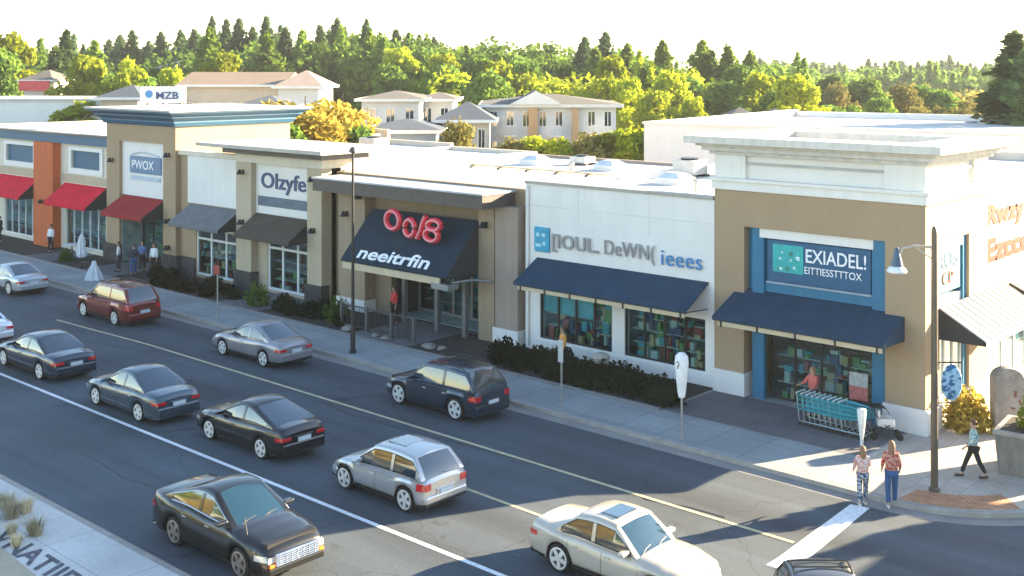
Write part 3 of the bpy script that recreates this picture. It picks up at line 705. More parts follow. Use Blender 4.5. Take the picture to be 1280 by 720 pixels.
# ================================================================== ground and street
def sheet(name, pts, z, mat, kind='structure', label=None, parent=None):
    m = MB(); m.quad([(x, y, z) for x, y in pts]); o = m.build(name, mat, parent)
    if kind: o['kind'] = kind
    return o
sheet('ground', [(-2500, -600), (2500, -600), (2500, 3000), (-2500, 3000)], -.16, GRASS)
sheet('road', [(-400, 14.3), (80, 14.3), (80, 78), (-400, 78)], ROAD, ASPH)
CX, CY, CR = -13.2, 33.1, 3.6
arc = [(CX+CR*math.sin(t*math.pi/2/10), CY-CR*math.cos(t*math.pi/2/10)) for t in range(11)]
def outline(off, far=70):
    return [(-260, CY-CR+off)]+[(CX+(CR-off)*math.sin(t*math.pi/2/10), CY-(CR-off)*math.cos(t*math.pi/2/10)) for t in range(11)]+[(CX+CR-off, far)]
inner = outline(.16)
m = MB(); poly = inner+[(-22.3, 70), (-22.3, 36), (-260, 36)]; m.prism(poly, -.3, 0); m.build('sidewalk', CONC)['kind'] = 'structure'
def strip(name, o0, o1, z0, z1, mat, xmin=None):
    a, b = outline(o0), outline(o1); m = MB()
    for k in range(len(a)-1):
        p = [a[k], a[k+1], b[k+1], b[k]]
        i = len(m.v); m.v += [(x, y, z0) for x, y in p]+[(x, y, z1) for x, y in p]
        for f in ((3,2,1,0), (4,5,6,7), (0,1,5,4), (1,2,6,5), (2,3,7,6), (3,0,4,7)): m.f.append(tuple(i+q for q in f)); m.m.append(0)
    o = m.build(name, mat); o['kind'] = 'structure'; return o
strip('kerb', 0, .158, -.3, .003, KERB)
strip('gutter', -.48, -.002, -.3, ROAD+.005, GUTTER)
# corner plaza, brown brick landing, dark paving, planting bed and shaded pavement
pl = [(-15.2, 29.8)]+[(CX+(CR-.2)*math.sin(t*math.pi/20), CY-(CR-.2)*math.cos(t*math.pi/20)) for t in range(11)]+[(CX+CR-.2, 69), (-14.6, 69), (-14.6, 35.3), (-15.2, 35.3)]
sheet('corner_pavement', pl, .004, PLAZA)
bl = [(CX+(CR-.25)*math.sin(R(t)), CY-(CR-.25)*math.cos(R(t))) for t in range(2, 62, 6)]+[(CX+2.35*math.sin(R(t)), CY-2.35*math.cos(R(t))) for t in range(60, 1, -6)]
sheet('brick_landing', bl, .008, BRICKPAVE)
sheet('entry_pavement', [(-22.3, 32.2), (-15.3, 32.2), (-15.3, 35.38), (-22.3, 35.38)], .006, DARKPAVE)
sheet('bed_and_pavement_shade', [(-120, 32.15), (-22.45, 32.15), (-22.45, 35.9), (-120, 35.9)], .006, SOIL)  # far left stretch of the dark mulch stands in for shaded pavement
m = MB(); m.box(-120, -22.4, 32.0, 32.15, -.1, .07); m.build('bed_edging', M('edging', (.22, .22, .22), .9, var=.15))['kind'] = 'structure'
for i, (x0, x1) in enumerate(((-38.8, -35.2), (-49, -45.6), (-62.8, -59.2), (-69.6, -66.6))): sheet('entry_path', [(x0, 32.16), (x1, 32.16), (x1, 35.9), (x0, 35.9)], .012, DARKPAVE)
# near side
sheetN = MB(); sheetN.box(-260, 60, 5.2, 14.3, -.3, 0); sheetN.build('near_sidewalk', CONCN)['kind'] = 'structure'
m = MB(); m.box(-260, 60, 14.3, 14.47, -.3, .003); m.build('near_kerb', KERB)['kind'] = 'structure'
sheet('near_gutter', [(-260, 14.472), (60, 14.472), (60, 14.66), (-260, 14.66)], ROAD+.006, GUTTERB)
sheet('warm_lit_verge', [(-260, 5.3), (-20, 5.3), (-20, 11.2), (-23, 11.6), (-25.3, 12.1), (-28.6, 12.35), (-31, 12.9), (-35, 13.3), (-60, 13.4), (-260, 13.4)], .006, EARTH)  # warm earth whose colour also carries the sunlight on the corner paving
# painted lines
sheet('lane_line', [(-200, 19.35), (-12.9, 19.35), (-12.9, 19.5), (-200, 19.5)], ROAD+.008, WLINE)
sheet('centre_line', [(-51.4, 25.28), (-49, 25.36), (-44, 25.6), (-13.9, 25.52), (-13.9, 25.65), (-44, 25.73), (-49, 25.49), (-51.4, 25.4)], ROAD+.008, YLINE)
sheet('turn_lane_line', [(-23.5, 22.75), (-15.2, 22.5), (-15.2, 22.62), (-23.5, 22.87)], ROAD+.008, YLINE)
sheet('stop_line', [(-14.0, 28.85), (-13.5, 28.95), (-13.2, 25.2), (-13.25, 24.0), (-13.75, 24.0), (-13.75, 24.6)], ROAD+.008, WLINE)
o = text_mesh('pavement_lettering', 'VNATIJER', M('faded_dark_paint', (.10, .10, .12), .85, var=.4, scale=5), None, (-28.7, 12.1, .01), (1, -.02, 0), (0, 1, 0), width=4.9, height=.8, extrude=.002, shear=-.35, bold=.02)
tag(o, kind='structure')
# manhole and patches
m = MB(); m.lathe([(.36, ROAD+.004), (.36, ROAD+.012), (.33, ROAD+.012)], (-30.5, 23.2, 0), 24); o = m.build('manhole_cover', M('cast_iron', (.05, .05, .05), .6, metal=.6, bump=.5, bscale=30)); tag(o, 'round cast iron manhole cover in the asphalt between the lanes', 'manhole cover')
PATCH = M('asphalt_patch', (.042, .052, .062), .85, var=.15, scale=3, bscale=60, fine=.2); TAR = M('tar_seal', (.016, .017, .02), .5, var=.2)
for x0, x1, y0, y1 in ((-38, -34.8, 22.6, 23.9), (-27.5, -26.3, 16.4, 18.6)): sheet('asphalt_patch', [(x0, y0), (x1, y0+.05), (x1-.05, y1), (x0+.04, y1)], ROAD+.004, PATCH)
rt = random.Random(8)
def tar(x, y, dx, dy, n):
    m = MB(); w0 = .03
    for k in range(n):
        x2, y2 = x+dx+rt.gauss(0, abs(dy)*.25+.05), y+dy+rt.gauss(0, abs(dx)*.16+.03); L_ = math.hypot(x2-x, y2-y); nx, ny = -(y2-y)/L_*w0, (x2-x)/L_*w0
        m.quad([(x-nx, y-ny, ROAD+.006), (x2-nx, y2-ny, ROAD+.006), (x2+nx, y2+ny, ROAD+.006), (x+nx, y+ny, ROAD+.006)]); x, y = x2, y2
    m.build('tar_line', TAR)['kind'] = 'structure'
tar(-60, 22.2, 1.1, .0, 40); tar(-33, 19.8, .15, .5, 16); tar(-24.4, 15.0, .1, .5, 9); tar(-44, 16.5, .9, .06, 22)
# ================================================================== cars
CARG = {}
def paint(name, col, metal=.35, rough=.28): 
    return M('paint_'+name, col, rough, metal=metal, var=.02, coat=1, spec=.5, fine=0)
GLASS = M('car_glass', (.006, .030, .050), .04, var=.05, coat=1, spec=1, fine=0)
TYRE = M('tyre_rubber', (.012, .012, .013), .85)
RIM = M('alloy_rim', (.75, .73, .70), .45, metal=.3)
RIMB = M('rim_backing', (.06, .06, .06), .6)  # dark grey of the backing disc behind the spokes
DTRIM = M('black_car_trim', (.012, .012, .014), .5)
CHROME = M('chrome', (.65, .66, .68), .12, metal=1)
TAILL = M('tail_lamp_red', (.55, .008, .015), .2, coat=1)
HEADL = M('head_lamp_clear', (.55, .57, .58), .15, metal=.3, coat=1)
AMBER = M('amber_lamp', (.75, .2, .02), .25, coat=1)
PLATE = M('number_plate', (.55, .60, .66), .5)
def lerp_prof(P, x):
    if x <= P[0][0]: return P[0][1]
    for (a, za), (b, zb) in zip(P[:-1], P[1:]):
        if x <= b:
            t = (x-a)/(b-a); return za+(zb-za)*(t*t*(3-2*t)*.45+t*.55)
    return P[-1][1]
def car(name, label, x_rear, x_front, y_near, face, col, kind='sedan', W=1.78, H=1.45, fo=.88, ro=1.0, wr=.325, yaw=0, trim=False, rimm=None, nearside=1, metal=.35, group='cars on the road', roofrack=False, sunroof=False, spoiler=False, grille=CHROME, cat='car', antenna=False, lamp=None, wide=False):
    """x_rear/x_front: axle positions; y_near: outer face of the wheels towards the camera; face: +1 drives to +x, -1 to -x"""
    wb = abs(x_front-x_rear); cx = (x_rear+x_front)/2; hw = W/2
    root = empty(name, (cx, y_near+hw, ROAD), label, cat, group, rz=(0 if face > 0 else math.pi)+R(yaw))
    xf, xr = wb/2+fo, -wb/2-ro; af, ar = wb/2, -wb/2
    P = paint(col[0], col[1], metal)
    if kind == 'sedan':
        belt = .92
        T = [(xr, .80), (xr+.10, .955), (xr+.55, .99), (ar+.35, .97), (0, belt), (af-.30, .90), (af+.05, .86), (xf-.35, .79), (xf-.10, .70), (xf-.02, .61), (xf, .56)]
        xc0, xw0, xw1, xc1 = af-.42, af-1.28, ar+.62, ar-.28
    elif kind == 'boxy':
        belt = .90
        T = [(xr, .86), (xr+.05, .965), (xr+.5, .975), (ar+.35, .95), (0, belt), (af-.30, .90), (af+.05, .88), (xf-.35, .82), (xf-.06, .77), (xf-.01, .68), (xf, .62)]
        xc0, xw0, xw1, xc1 = af-.50, af-1.12, ar+.42, ar-.12
    elif kind == 'coupe':
        belt = .93
        T = [(xr, .84), (xr+.10, 1.0), (xr+.5, 1.02), (ar+.3, .98), (0, belt), (af-.30, .93), (af+.05, .89), (xf-.35, .81), (xf-.10, .73), (xf-.02, .64), (xf, .60)]
        xc0, xw0, xw1, xc1 = af-.40, af-1.3, ar+.62, ar-.5
    else:
        belt = 1.02
        T = [(xr, .95), (xr+.06, 1.06), (ar, 1.05), (0, belt), (af-.25, 1.0), (af+.1, .97), (xf-.3, .88), (xf-.07, .76), (xf, .64)]
        xc0, xw0, xw1, xc1 = af-.35, af-1.1, xr+.52, xr+.10
    sc = H/1.45 if kind in ('sedan', 'coupe', 'boxy') else H/1.7
    T = [(x, z*sc) for x, z in T]; belt *= sc; sill = .24; bump = .25
    def wf(x):
        w = 1.0
        if x > xf-1.0: w -= .17*((x-(xf-1.0))/1.0)**2.6
        if x < xr+.9: w -= .13*(((xr+.9)-x)/.9)**2.6
        return w
    Ra = wr+.065
    def zb(x):
        z = sill
        if x > xf-.18: z = bump+.06*((x-xf+.18)/.18)
        if x < xr+.18: z = bump+.08*((xr+.18-x)/.18)
        for a in (af, ar):
            d = abs(x-a)
            if d < Ra: z = max(z, wr-.02+math.sqrt(Ra*Ra-d*d)*1.0)
        return z
    xs = [xr, xr+.02, xr+.06, xr+.12, xr+.18, xr+.28, xr+.4]; x = xr+.4
    while x < xf-.42: x += .065; xs.append(x)
    xs += [xf-.3, xf-.2, xf-.12, xf-.06, xf-.02, xf]
    xs = sorted(set(round(v, 4) for v in xs))
    def sect(x):
        w = hw*wf(x); b = zb(x); t = lerp_prof(T, x); zs = t-.055*sc
        if b > zs-.12: b = zs-.12
        mid = b+(zs-b)*.52
        sh = .90 if kind != 'suv' else .93
        return [(w*.955, b), (w*.985, b+(zs-b)*.12), (w*1.0, b+(zs-b)*.34), (w*1.0, mid), (w*.992, b+(zs-b)*.72), (w*.965, b+(zs-b)*.88), (w*(sh+.03), zs), (w*(sh-.03), t-.018), (w*.62, t+.012), (w*.3, t+.028), (0, t+.034)]
    body = MB(); n = 21
    for x in xs:
        S = sect(x); ring_ = [(x, y, z) for y, z in S]+[(x, -y, z) for y, z in S[-2::-1]]
        body.v += ring_
    for i in range(len(xs)-1):
        for j in range(n-1):
            a = i*n+j; body.f.append((a, a+n, a+n+1, a+1)); body.m.append(0)
    k = len(xs)-1
    body.f.append(tuple(k*n+j for j in range(n))); body.m.append(0); body.f.append(tuple(j for j in range(n))[::-1]); body.m.append(0)
    bo = body.build('body', P, root, smooth=50)
    def sideY(x, z):
        S = sect(x)
        for (y0, z0), (y1, z1) in zip(S[:-1], S[1:]):
            if z0 <= z <= z1 and z1 > z0: return y0+(y1-y0)*(z-z0)/(z1-z0)
        return S[3][0]
    def patch(mb, x0, x1, z0, z1, off, s, nx=6, nz=3, m=0, zf=None):
        i = len(mb.v)
        for a in range(nx+1):
            for b in range(nz+1):
                x = x0+(x1-x0)*a/nx; z = z0+(z1-z0)*b/nz+(zf(x) if zf else 0)
                mb.v.append((x, s*(sideY(x, z)+off), z))
        for a in range(nx):
            for b in range(nz):
                p = i+a*(nz+1)+b; mb.f.append((p, p+nz+1, p+nz+2, p+1)); mb.m.append(m)
    # underbody and wells
    u = MB(); u.box(xr+.15, xf-.15, -hw*.72, hw*.72, .17, belt-.12)
    u.box(xr+.3, xf-.3, -hw*.9, hw*.9, .19, .30); u.build('underbody', DTRIM, root)
    # bumpers, lower trim
    b = MB()
    for s in (1, -1):
        patch(b, xr+.02, ar-Ra-.02, .25, .31, .012, s); patch(b, af+Ra+.02, xf-.02, .26, .31, .012, s); patch(b, ar+Ra, af-Ra, .25, .33, .01, s, 10)
    b.box(xr-.03, xr+.05, -hw*wf(xr)*.94, hw*wf(xr)*.94, .25, .31); b.box(xf-.05, xf+.012, -hw*wf(xf)*.96, hw*wf(xf)*.96, .26, .38)
    b.build('bumper_trim', DTRIM if not trim else P, root)
    bb = MB(); bb.box(xr-.06, xr+.12, -hw*wf(xr)*.985, hw*wf(xr)*.985, .312, .60*sc); bb.build('rear_bumper', P, root, bevel=.05)
    bb = MB(); bb.box(xf-.12, xf+.05, -hw*wf(xf)*.985, hw*wf(xf)*.985, .30-(.04 if wide else 0), (.47 if not wide else .39)*sc); bb.build('front_bumper', P, root, bevel=.03)
    # seams, handles, mirrors
    sm = MB(); zt_ = belt-.07
    xa, xb_, xcn = af-.42, (af+ar)/2-.08, ar+.28
    for s in (1, -1):
        for xq in (xa, xb_, xcn): patch(sm, xq-.006, xq+.006, .34, zt_, .003, s, 1, 8)
        patch(sm, ar+Ra+.02, af-Ra-.02, .34, .352, .003, s, 8, 1)
    sm.build('door_seam', DTRIM, root)
    hd = MB()
    for s in (1, -1):
        for xq in (xb_+.08, xcn+.12):
            y = sideY(xq, belt-.16); hd.box(xq, xq+.17, s*y-.02, s*y+.025 if s > 0 else s*y+.02, belt-.175, belt-.145) if s > 0 else hd.box(xq, xq+.17, -y-.025, -y+.02, belt-.175, belt-.145)
    hd.each('door_handle', CHROME if trim else P, root, bevel=.006)
    mi = MB()
    for s in (1, -1):
        y = s*(hw*.84); mi.box(xc0-.34, xc0-.18, min(y, y+s*.29), max(y, y+s*.29), belt+.03, belt+.13)
    mi.each('wing_mirror', P, root, bevel=.035)
    # lamps
    lz = (.66 if kind != 'suv' else .74)*sc; big = .125 if kind != 'suv' else .2
    for s in (1, -1):
        l = MB(); patch(l, xr+.012, xr+.26, lz+.01, lz+big-.01, .010, s)
        y1 = hw*wf(xr)*.985; y0 = hw*wf(xr)*(.60 if kind != 'suv' else .70)
        l.box(xr-.016, xr+.01, min(s*y0, s*y1), max(s*y0, s*y1), lz+.01, lz+big-.01); l.build('tail_lamp', TAILL, root, bevel=.006)
        l = MB(); zf = .52*sc; patch(l, xf-.36, xf-.012, zf, zf+.12, .012, s, zf=lambda x: .0)
        y1 = hw*wf(xf)*.985; l.box(xf-.02, xf+.012, min(s*.5*hw, s*y1), max(s*.5*hw, s*y1), zf-.03, zf+(.045 if not wide else .10)); l.build('head_lamp', lamp or HEADL, root)
        if wide: l = MB(); l.box(xf-.10, xf+.05, min(s*.66*hw, s*.80*hw), max(s*.66*hw, s*.80*hw), .40*sc, .47*sc); l.build('indicator_lamp', AMBER, root, bevel=.01)
    g = MB()
    if wide:
        g.box(xf-.03, xf+.055, -.64*hw, .64*hw, .40*sc, .66*sc)
        for q in range(6): g.box(xf+.056, xf+.075, -.62*hw, .62*hw, (.415+.042*q)*sc, (.432+.042*q)*sc)
        for q in range(-3, 4): g.box(xf+.056, xf+.072, .17*q*hw-.01, .17*q*hw+.01, .41*sc, .65*sc)
    else: g.box(xf-.02, xf+.03, -.42*hw, .42*hw, .48*sc, .575*sc)
    g.build('grille', grille, root, bevel=.01)
    pl = MB(); pl.box(xr-.065, xr-.02, -.23, .23, .60*sc, .72*sc); pl.build('number_plate', PLATE, root)
    pn = MB(); pn.box(xr-.03, xr+.02, -hw*.38, hw*.38, .56*sc, .76*sc); pn.build('rear_panel', P, root, bevel=.01)
    # greenhouse
    bw = hw*.90; rw = hw*(.68 if kind not in ('suv', 'boxy') else .74); zr = H
    def Rz(x):
        if x >= xw0: t = (x-xw0)/(xc0-xw0); return belt-.02+(zr-.05-belt)*(1-t**1.12)
        if x >= xw1: t = (x-xw1)/(xw0-xw1); return zr-.05+.05*math.sin(math.pi*t)**.8*1.0-(.02*(1-t))
        t = (x-xc1)/(xw1-xc1); zb_ = lerp_prof(T, xc1)-.01
        return zb_+(zr-.07-zb_)*max(t, 0)**(.92 if kind != 'suv' else .8)
    gx = []; nn = 34
    for i in range(nn+1): gx.append(xc1+(xc0-xc1)*i/nn)
    bp = (xw0+xw1)/2-.02
    for v in (xw0, xw1, bp-.05, bp+.05, xc0-.02, xc1+.02): gx.append(v)
    gx = sorted(set(round(v, 4) for v in gx))
    sideF = [0, .10, .35, .6, .84, .94, 1.0]; topN = 6
    def gsect(x):
        bz = min(lerp_prof(T, x)-.015, belt+.03); r = max(Rz(x), bz+.004); pts = []
        hfull = zr-belt
        for f in sideF:
            z = bz+(r-bz)*f; q = (z-belt)/hfull; q = max(0, min(1, q))
            y = bw+(rw-bw)*(q**1.25); 
            if f == 1.0: y -= .02
            if f == .94: y -= .002
            pts.append((y*(1-.05*max(0, (x-xw0))/(xc0-xw0)) if x > xw0 else y, z))
        ye, ze = pts[-1]; 
        cr = .05 if xw1 < x < xw0 else .035
        for j in range(1, topN+1):
            y = ye*(1-j/topN); pts.append((y, ze+cr*(1-(y/ye)**2)))
        return pts
    parts = {k_: MB() for k_ in ('roof', 'windscreen', 'rear_window', 'side_window')}
    for sgn in (1, -1):
        for i in range(len(gx)-1):
            A, B = gsect(gx[i]), gsect(gx[i+1]); xm = (gx[i]+gx[i+1])/2
            for j in range(len(A)-1):
                if j < len(sideF)-1:
                    win = 1 <= j <= 3 and xc1+.30*(xw1-xc1) < xm < xc0-.16 and not (bp-.05 < xm < bp+.05)
                    if kind == 'suv': win = 1 <= j <= 3 and xc1+.22 < xm < xc0-.14 and not (bp-.05 < xm < bp+.05)
                    key = 'side_window' if win else 'roof'
                else:
                    tj = j-(len(sideF)-1)
                    if xm > xw0+.02 and tj > 0: key = 'windscreen'
                    elif xm < xw1-.02 and xm > xc1+.01 and tj > 0: key = 'rear_window'
                    else: key = 'roof'
                mb = parts[key]
                q = [(gx[i], sgn*A[j][0], A[j][1]), (gx[i+1], sgn*B[j][0], B[j][1]), (gx[i+1], sgn*B[j+1][0], B[j+1][1]), (gx[i], sgn*A[j+1][0], A[j+1][1])]
                mb.quad(q if sgn > 0 else q[::-1])
    def weld(o):
        bm = bmesh.new(); bm.from_mesh(o.data); bmesh.ops.remove_doubles(bm, verts=bm.verts, dist=.0008); bmesh.ops.recalc_face_normals(bm, faces=bm.faces); bm.to_mesh(o.data); bm.free()
        o.data.polygons.foreach_set('use_smooth', [True]*len(o.data.polygons)); o.data.update(); o.data.set_sharp_from_angle(angle=R(45))
    roof_o = parts['roof'].build('roof', P, root); weld(roof_o)
    for k_ in ('windscreen', 'rear_window'):
        weld(parts[k_].build(k_, GLASS, root))
    # one side window mesh per side
    sw = parts['side_window']
    for s in (1, -1):
        w_ = MB()
        for f in sw.f:
            pts = [sw.v[q] for q in f]
            if pts[0][1]*s > 0: w_.quad([(px, py-s*.012, pz) for px, py, pz in pts])
        weld(w_.build('side_window', GLASS, root))
    # window frame line
    wl = MB()
    for s in (1, -1):
        for q in (1, 4):
            pts = []
            for x in gx:
                if xc1+.28*(xw1-xc1) < x < xc0-.14: A = gsect(x); pts.append((x, s*(A[q][0]+.004), A[q][1]))
            wl.tube(pts, .012 if q == 1 else .009, 5)
    wl.each('window_trim', CHROME if trim else DTRIM, root)
    # wipers
    wp = MB()
    for y in (.05, -.55):
        A = gsect(xc0-.05); wp.tube([(xc0+.02, y, belt+.02), (xc0-.05, y+.2, Rz(xc0-.05)+.045), (xc0-.09, y+.45, Rz(xc0-.09)+.04)], .005, 5)
    wp.each('wiper', DTRIM, root)
    if sunroof:
        s_ = MB(); xm = (xw0+xw1)/2
        zt_s = Rz(xw0-.35)+.055
        s_.box(xm-.1, xw0-.18, -.36, .36, zt_s-.03, zt_s+.006); s_.build('sunroof', GLASS, root, bevel=.01)
    if roofrack:
        r_ = MB()
        for s in (1, -1): r_.tube([(xw0-.15, s*rw*.93, zr-.02), (xw0-.3, s*rw*.93, zr+.06), (xw1+.3, s*rw*.93, zr+.06), (xw1+.12, s*rw*.93, zr-.02)], .02, 6)
        r_.tube([(xw0-.6, -rw*.93, zr+.06), (xw0-.6, rw*.93, zr+.06)], .016, 6); r_.tube([(xw1+.6, -rw*.93, zr+.06), (xw1+.6, rw*.93, zr+.06)], .016, 6)
        r_.build('roof_rack', DTRIM, root)
    if spoiler:
        s_ = MB(); s_.box(xr+.02, xr+.2, -hw*.7, hw*.7, T[1][1]+.05, T[1][1]+.075); s_.box(xr+.08, xr+.14, -.5, -.46, T[1][1], T[1][1]+.06); s_.box(xr+.08, xr+.14, .46, .5, T[1][1], T[1][1]+.06); s_.build('spoiler', P, root, bevel=.01)
    if antenna:
        s_ = MB(); s_.tube([(af+.1, -hw*.8, belt-.03), (af+.02, -hw*.82, belt+.35)], .012, 6); s_.build('aerial', DTRIM, root)
    # wheels
    for ax in (af, ar):
        for s in (1, -1):
            y1 = s*hw*.985; y0 = s*(hw-.22)
            w_ = MB(); a_, b_ = (0, s*.20)
            prof = [(wr*.62, a_), (wr*.93, a_), (wr, a_+s*.03), (wr, b_-s*.035), (wr*.955, b_-s*.006), (wr*.78, b_)] 
            w_.lathe(prof, (ax, y0, wr), 28, axis='y', cap=False)
            wo = w_.build('wheel', TYRE, root, smooth=40, fix=True)
            rm = MB(); rr = wr*.78
            rm.lathe([(rr, s*.19), (rr, s*.203), (rr*.84, s*.207), (rr*.8, s*.17)], (ax, y0, wr), 28, axis='y', cap=False)
            for q in range(5):
                an = 2*math.pi*q/5+.3; Mx = Matrix.Translation((ax, y0, wr)) @ Matrix.Rotation(an, 4, 'Y')
                rm.box(rr*.12, rr*.93, min(s*.165, s*.2), max(s*.165, s*.2), -rr*.19, rr*.19, 0, Mx)
            rm.lathe([(rr*.24, s*.16), (rr*.24, s*.206), (rr*.1, s*.21)], (ax, y0, wr), 14, axis='y')
            rm.build('rim', rimm or RIM, wo)
            dk = MB(); dk.lathe([(rr*.95, s*.10), (rr*.95, s*.12), (.02, s*.12)], (ax, y0, wr), 20, axis='y'); dk.build('brake_disc', RIMB, wo)
    return root

NAVY = ('dark_navy', (.018, .036, .058)); BLACKP = ('black', (.006, .007, .009)); SLATE = ('slate_blue', (.05, .08, .105)); GREY = ('mauve_grey', (.27, .26, .28))
SILV = ('silver', (.50, .50, .50)); LSIL = ('pale_silver', (.42, .46, .49)); BEI = ('champagne', (.50, .45, .37)); DRED = ('dark_red', (.17, .014, .011)); WHT = ('white_pearl', (.7, .72, .75)); OLIV = ('black_bronze', (.010, .010, .009)); GRAPH = ('graphite', (.09, .10, .11))
car('silver_sedan', 'silver sedan seen from behind by the far kerb, leftmost car in the kerb lane', -58.9, -61.6, 26.45, -1, LSIL, H=1.42, group='cars heading up the street')
car('red_suv', 'dark red estate SUV with roof rack and black tailgate in the kerb lane', -48.35, -51.2, 26.5, -1, DRED, 'suv', W=1.84, H=1.74, ro=1.1, roofrack=True, group='cars heading up the street', wr=.34)
car('grey_sedan', 'mauve grey sedan beside the kerb, below the umber awning shop', -37.35, -40.1, 26.7, -1, GREY, W=1.76, H=1.48, group='cars heading up the street')
car('navy_suv', 'big dark navy SUV with roof rack and silver trim in front of the cafe', -27.0, -29.75, 26.9, -1, NAVY, 'suv', W=1.86, H=1.63, ro=.88, fo=.74, roofrack=True, trim=True, wr=.37, group='cars heading up the street')
car('white_car', 'white car only whose rear corner shows at the left picture edge', -49.35, -52.05, 20.3, -1, WHT, H=1.42, group='cars heading up the street')
car('navy_sedan', 'dark blue sedan with pale number plate, furthest complete car of the middle lane', -42.0, -45.0, 20.0, -1, NAVY, W=1.84, H=1.44, ro=1.1, group='cars heading up the street')
car('slate_sedan', 'slate blue sedan with chrome window trim between the dark blue and the black sedans', -34.6, -37.4, 19.8, -1, SLATE, W=1.80, H=1.46, ro=1.05, trim=True, group='cars heading up the street')
car('black_sedan', 'black fastback sedan driving behind the slate blue sedan, touching the white line', -28.6, -31.3, 20.35, -1, BLACKP, 'coupe', W=1.80, H=1.44, ro=.95, group='cars heading up the street')
car('silver_hatchback', 'silver hatchback with glass sunroof and large rear window, last in its lane', -22.4, -24.85, 20.45, -1, SILV, 'suv', W=1.76, H=1.47, ro=.68, fo=.64, wr=.33, sunroof=True, group='cars heading up the street', metal=.5)
car('black_coupe', 'glossy black bronze sedan with bright chrome grille driving towards the viewer beside the near kerb', -25.0, -22.27, 15.25, 1, OLIV, 'coupe', W=1.90, H=1.58, ro=1.12, fo=.92, trim=True, wr=.35, group='cars heading down the street', antenna=True, wide=True, rimm=M('bronze_rim', (.5, .44, .4), .35, metal=.8))
car('champagne_sedan', 'champagne boxy sedan with sunroof crossing the sunlit patch of road', -17.1, -14.45, 20.4, 1, BEI, 'boxy', W=1.76, H=1.44, ro=.93, fo=.70, sunroof=True, metal=.15, group='cars heading down the street')
car('grey_hatchback', 'graphite car whose roof and windscreen just enter the bottom picture edge', -11.75, -9.85, 20.4, 1, GRAPH, 'suv', W=1.7, H=1.45, fo=.7, ro=.6, yaw=-48, roofrack=True, group='cars heading down the street')
# ================================================================== people
SKIN = M('skin', (.45, .27, .19), .6, var=.04); HAIRB = M('brown_hair', (.10, .05, .03), .7, var=.2, scale=20); HAIRL = M('light_brown_hair', (.25, .14, .08), .7, var=.2, scale=20); SHOE = M('shoe', (.03, .03, .03), .6); SHOEW = M('white_shoe', (.6, .6, .6), .6)
def skinobj(name, pts, edges, mat, parent, roots=(0,), sub=2):
    me = bpy.data.meshes.new(name); me.from_pydata([p[:3] for p in pts], edges, []); me.materials.append(mat)
    o = bpy.data.objects.new(name, me); COL.objects.link(o); o.parent = parent
    o.modifiers.new('skin', 'SKIN').use_smooth_shade = True
    if not me.skin_vertices: 
        bm = bmesh.new(); bm.from_mesh(me); bm.verts.layers.skin.verify(); bm.to_mesh(me); bm.free()
    sv = me.skin_vertices[0].data
    for i, p in enumerate(pts):
        r = p[3]; sv[i].radius = r if isinstance(r, tuple) else (r, r); sv[i].use_root = i in roots
    s = o.modifiers.new('subsurf', 'SUBSURF'); s.levels = sub; s.render_levels = sub
    return o
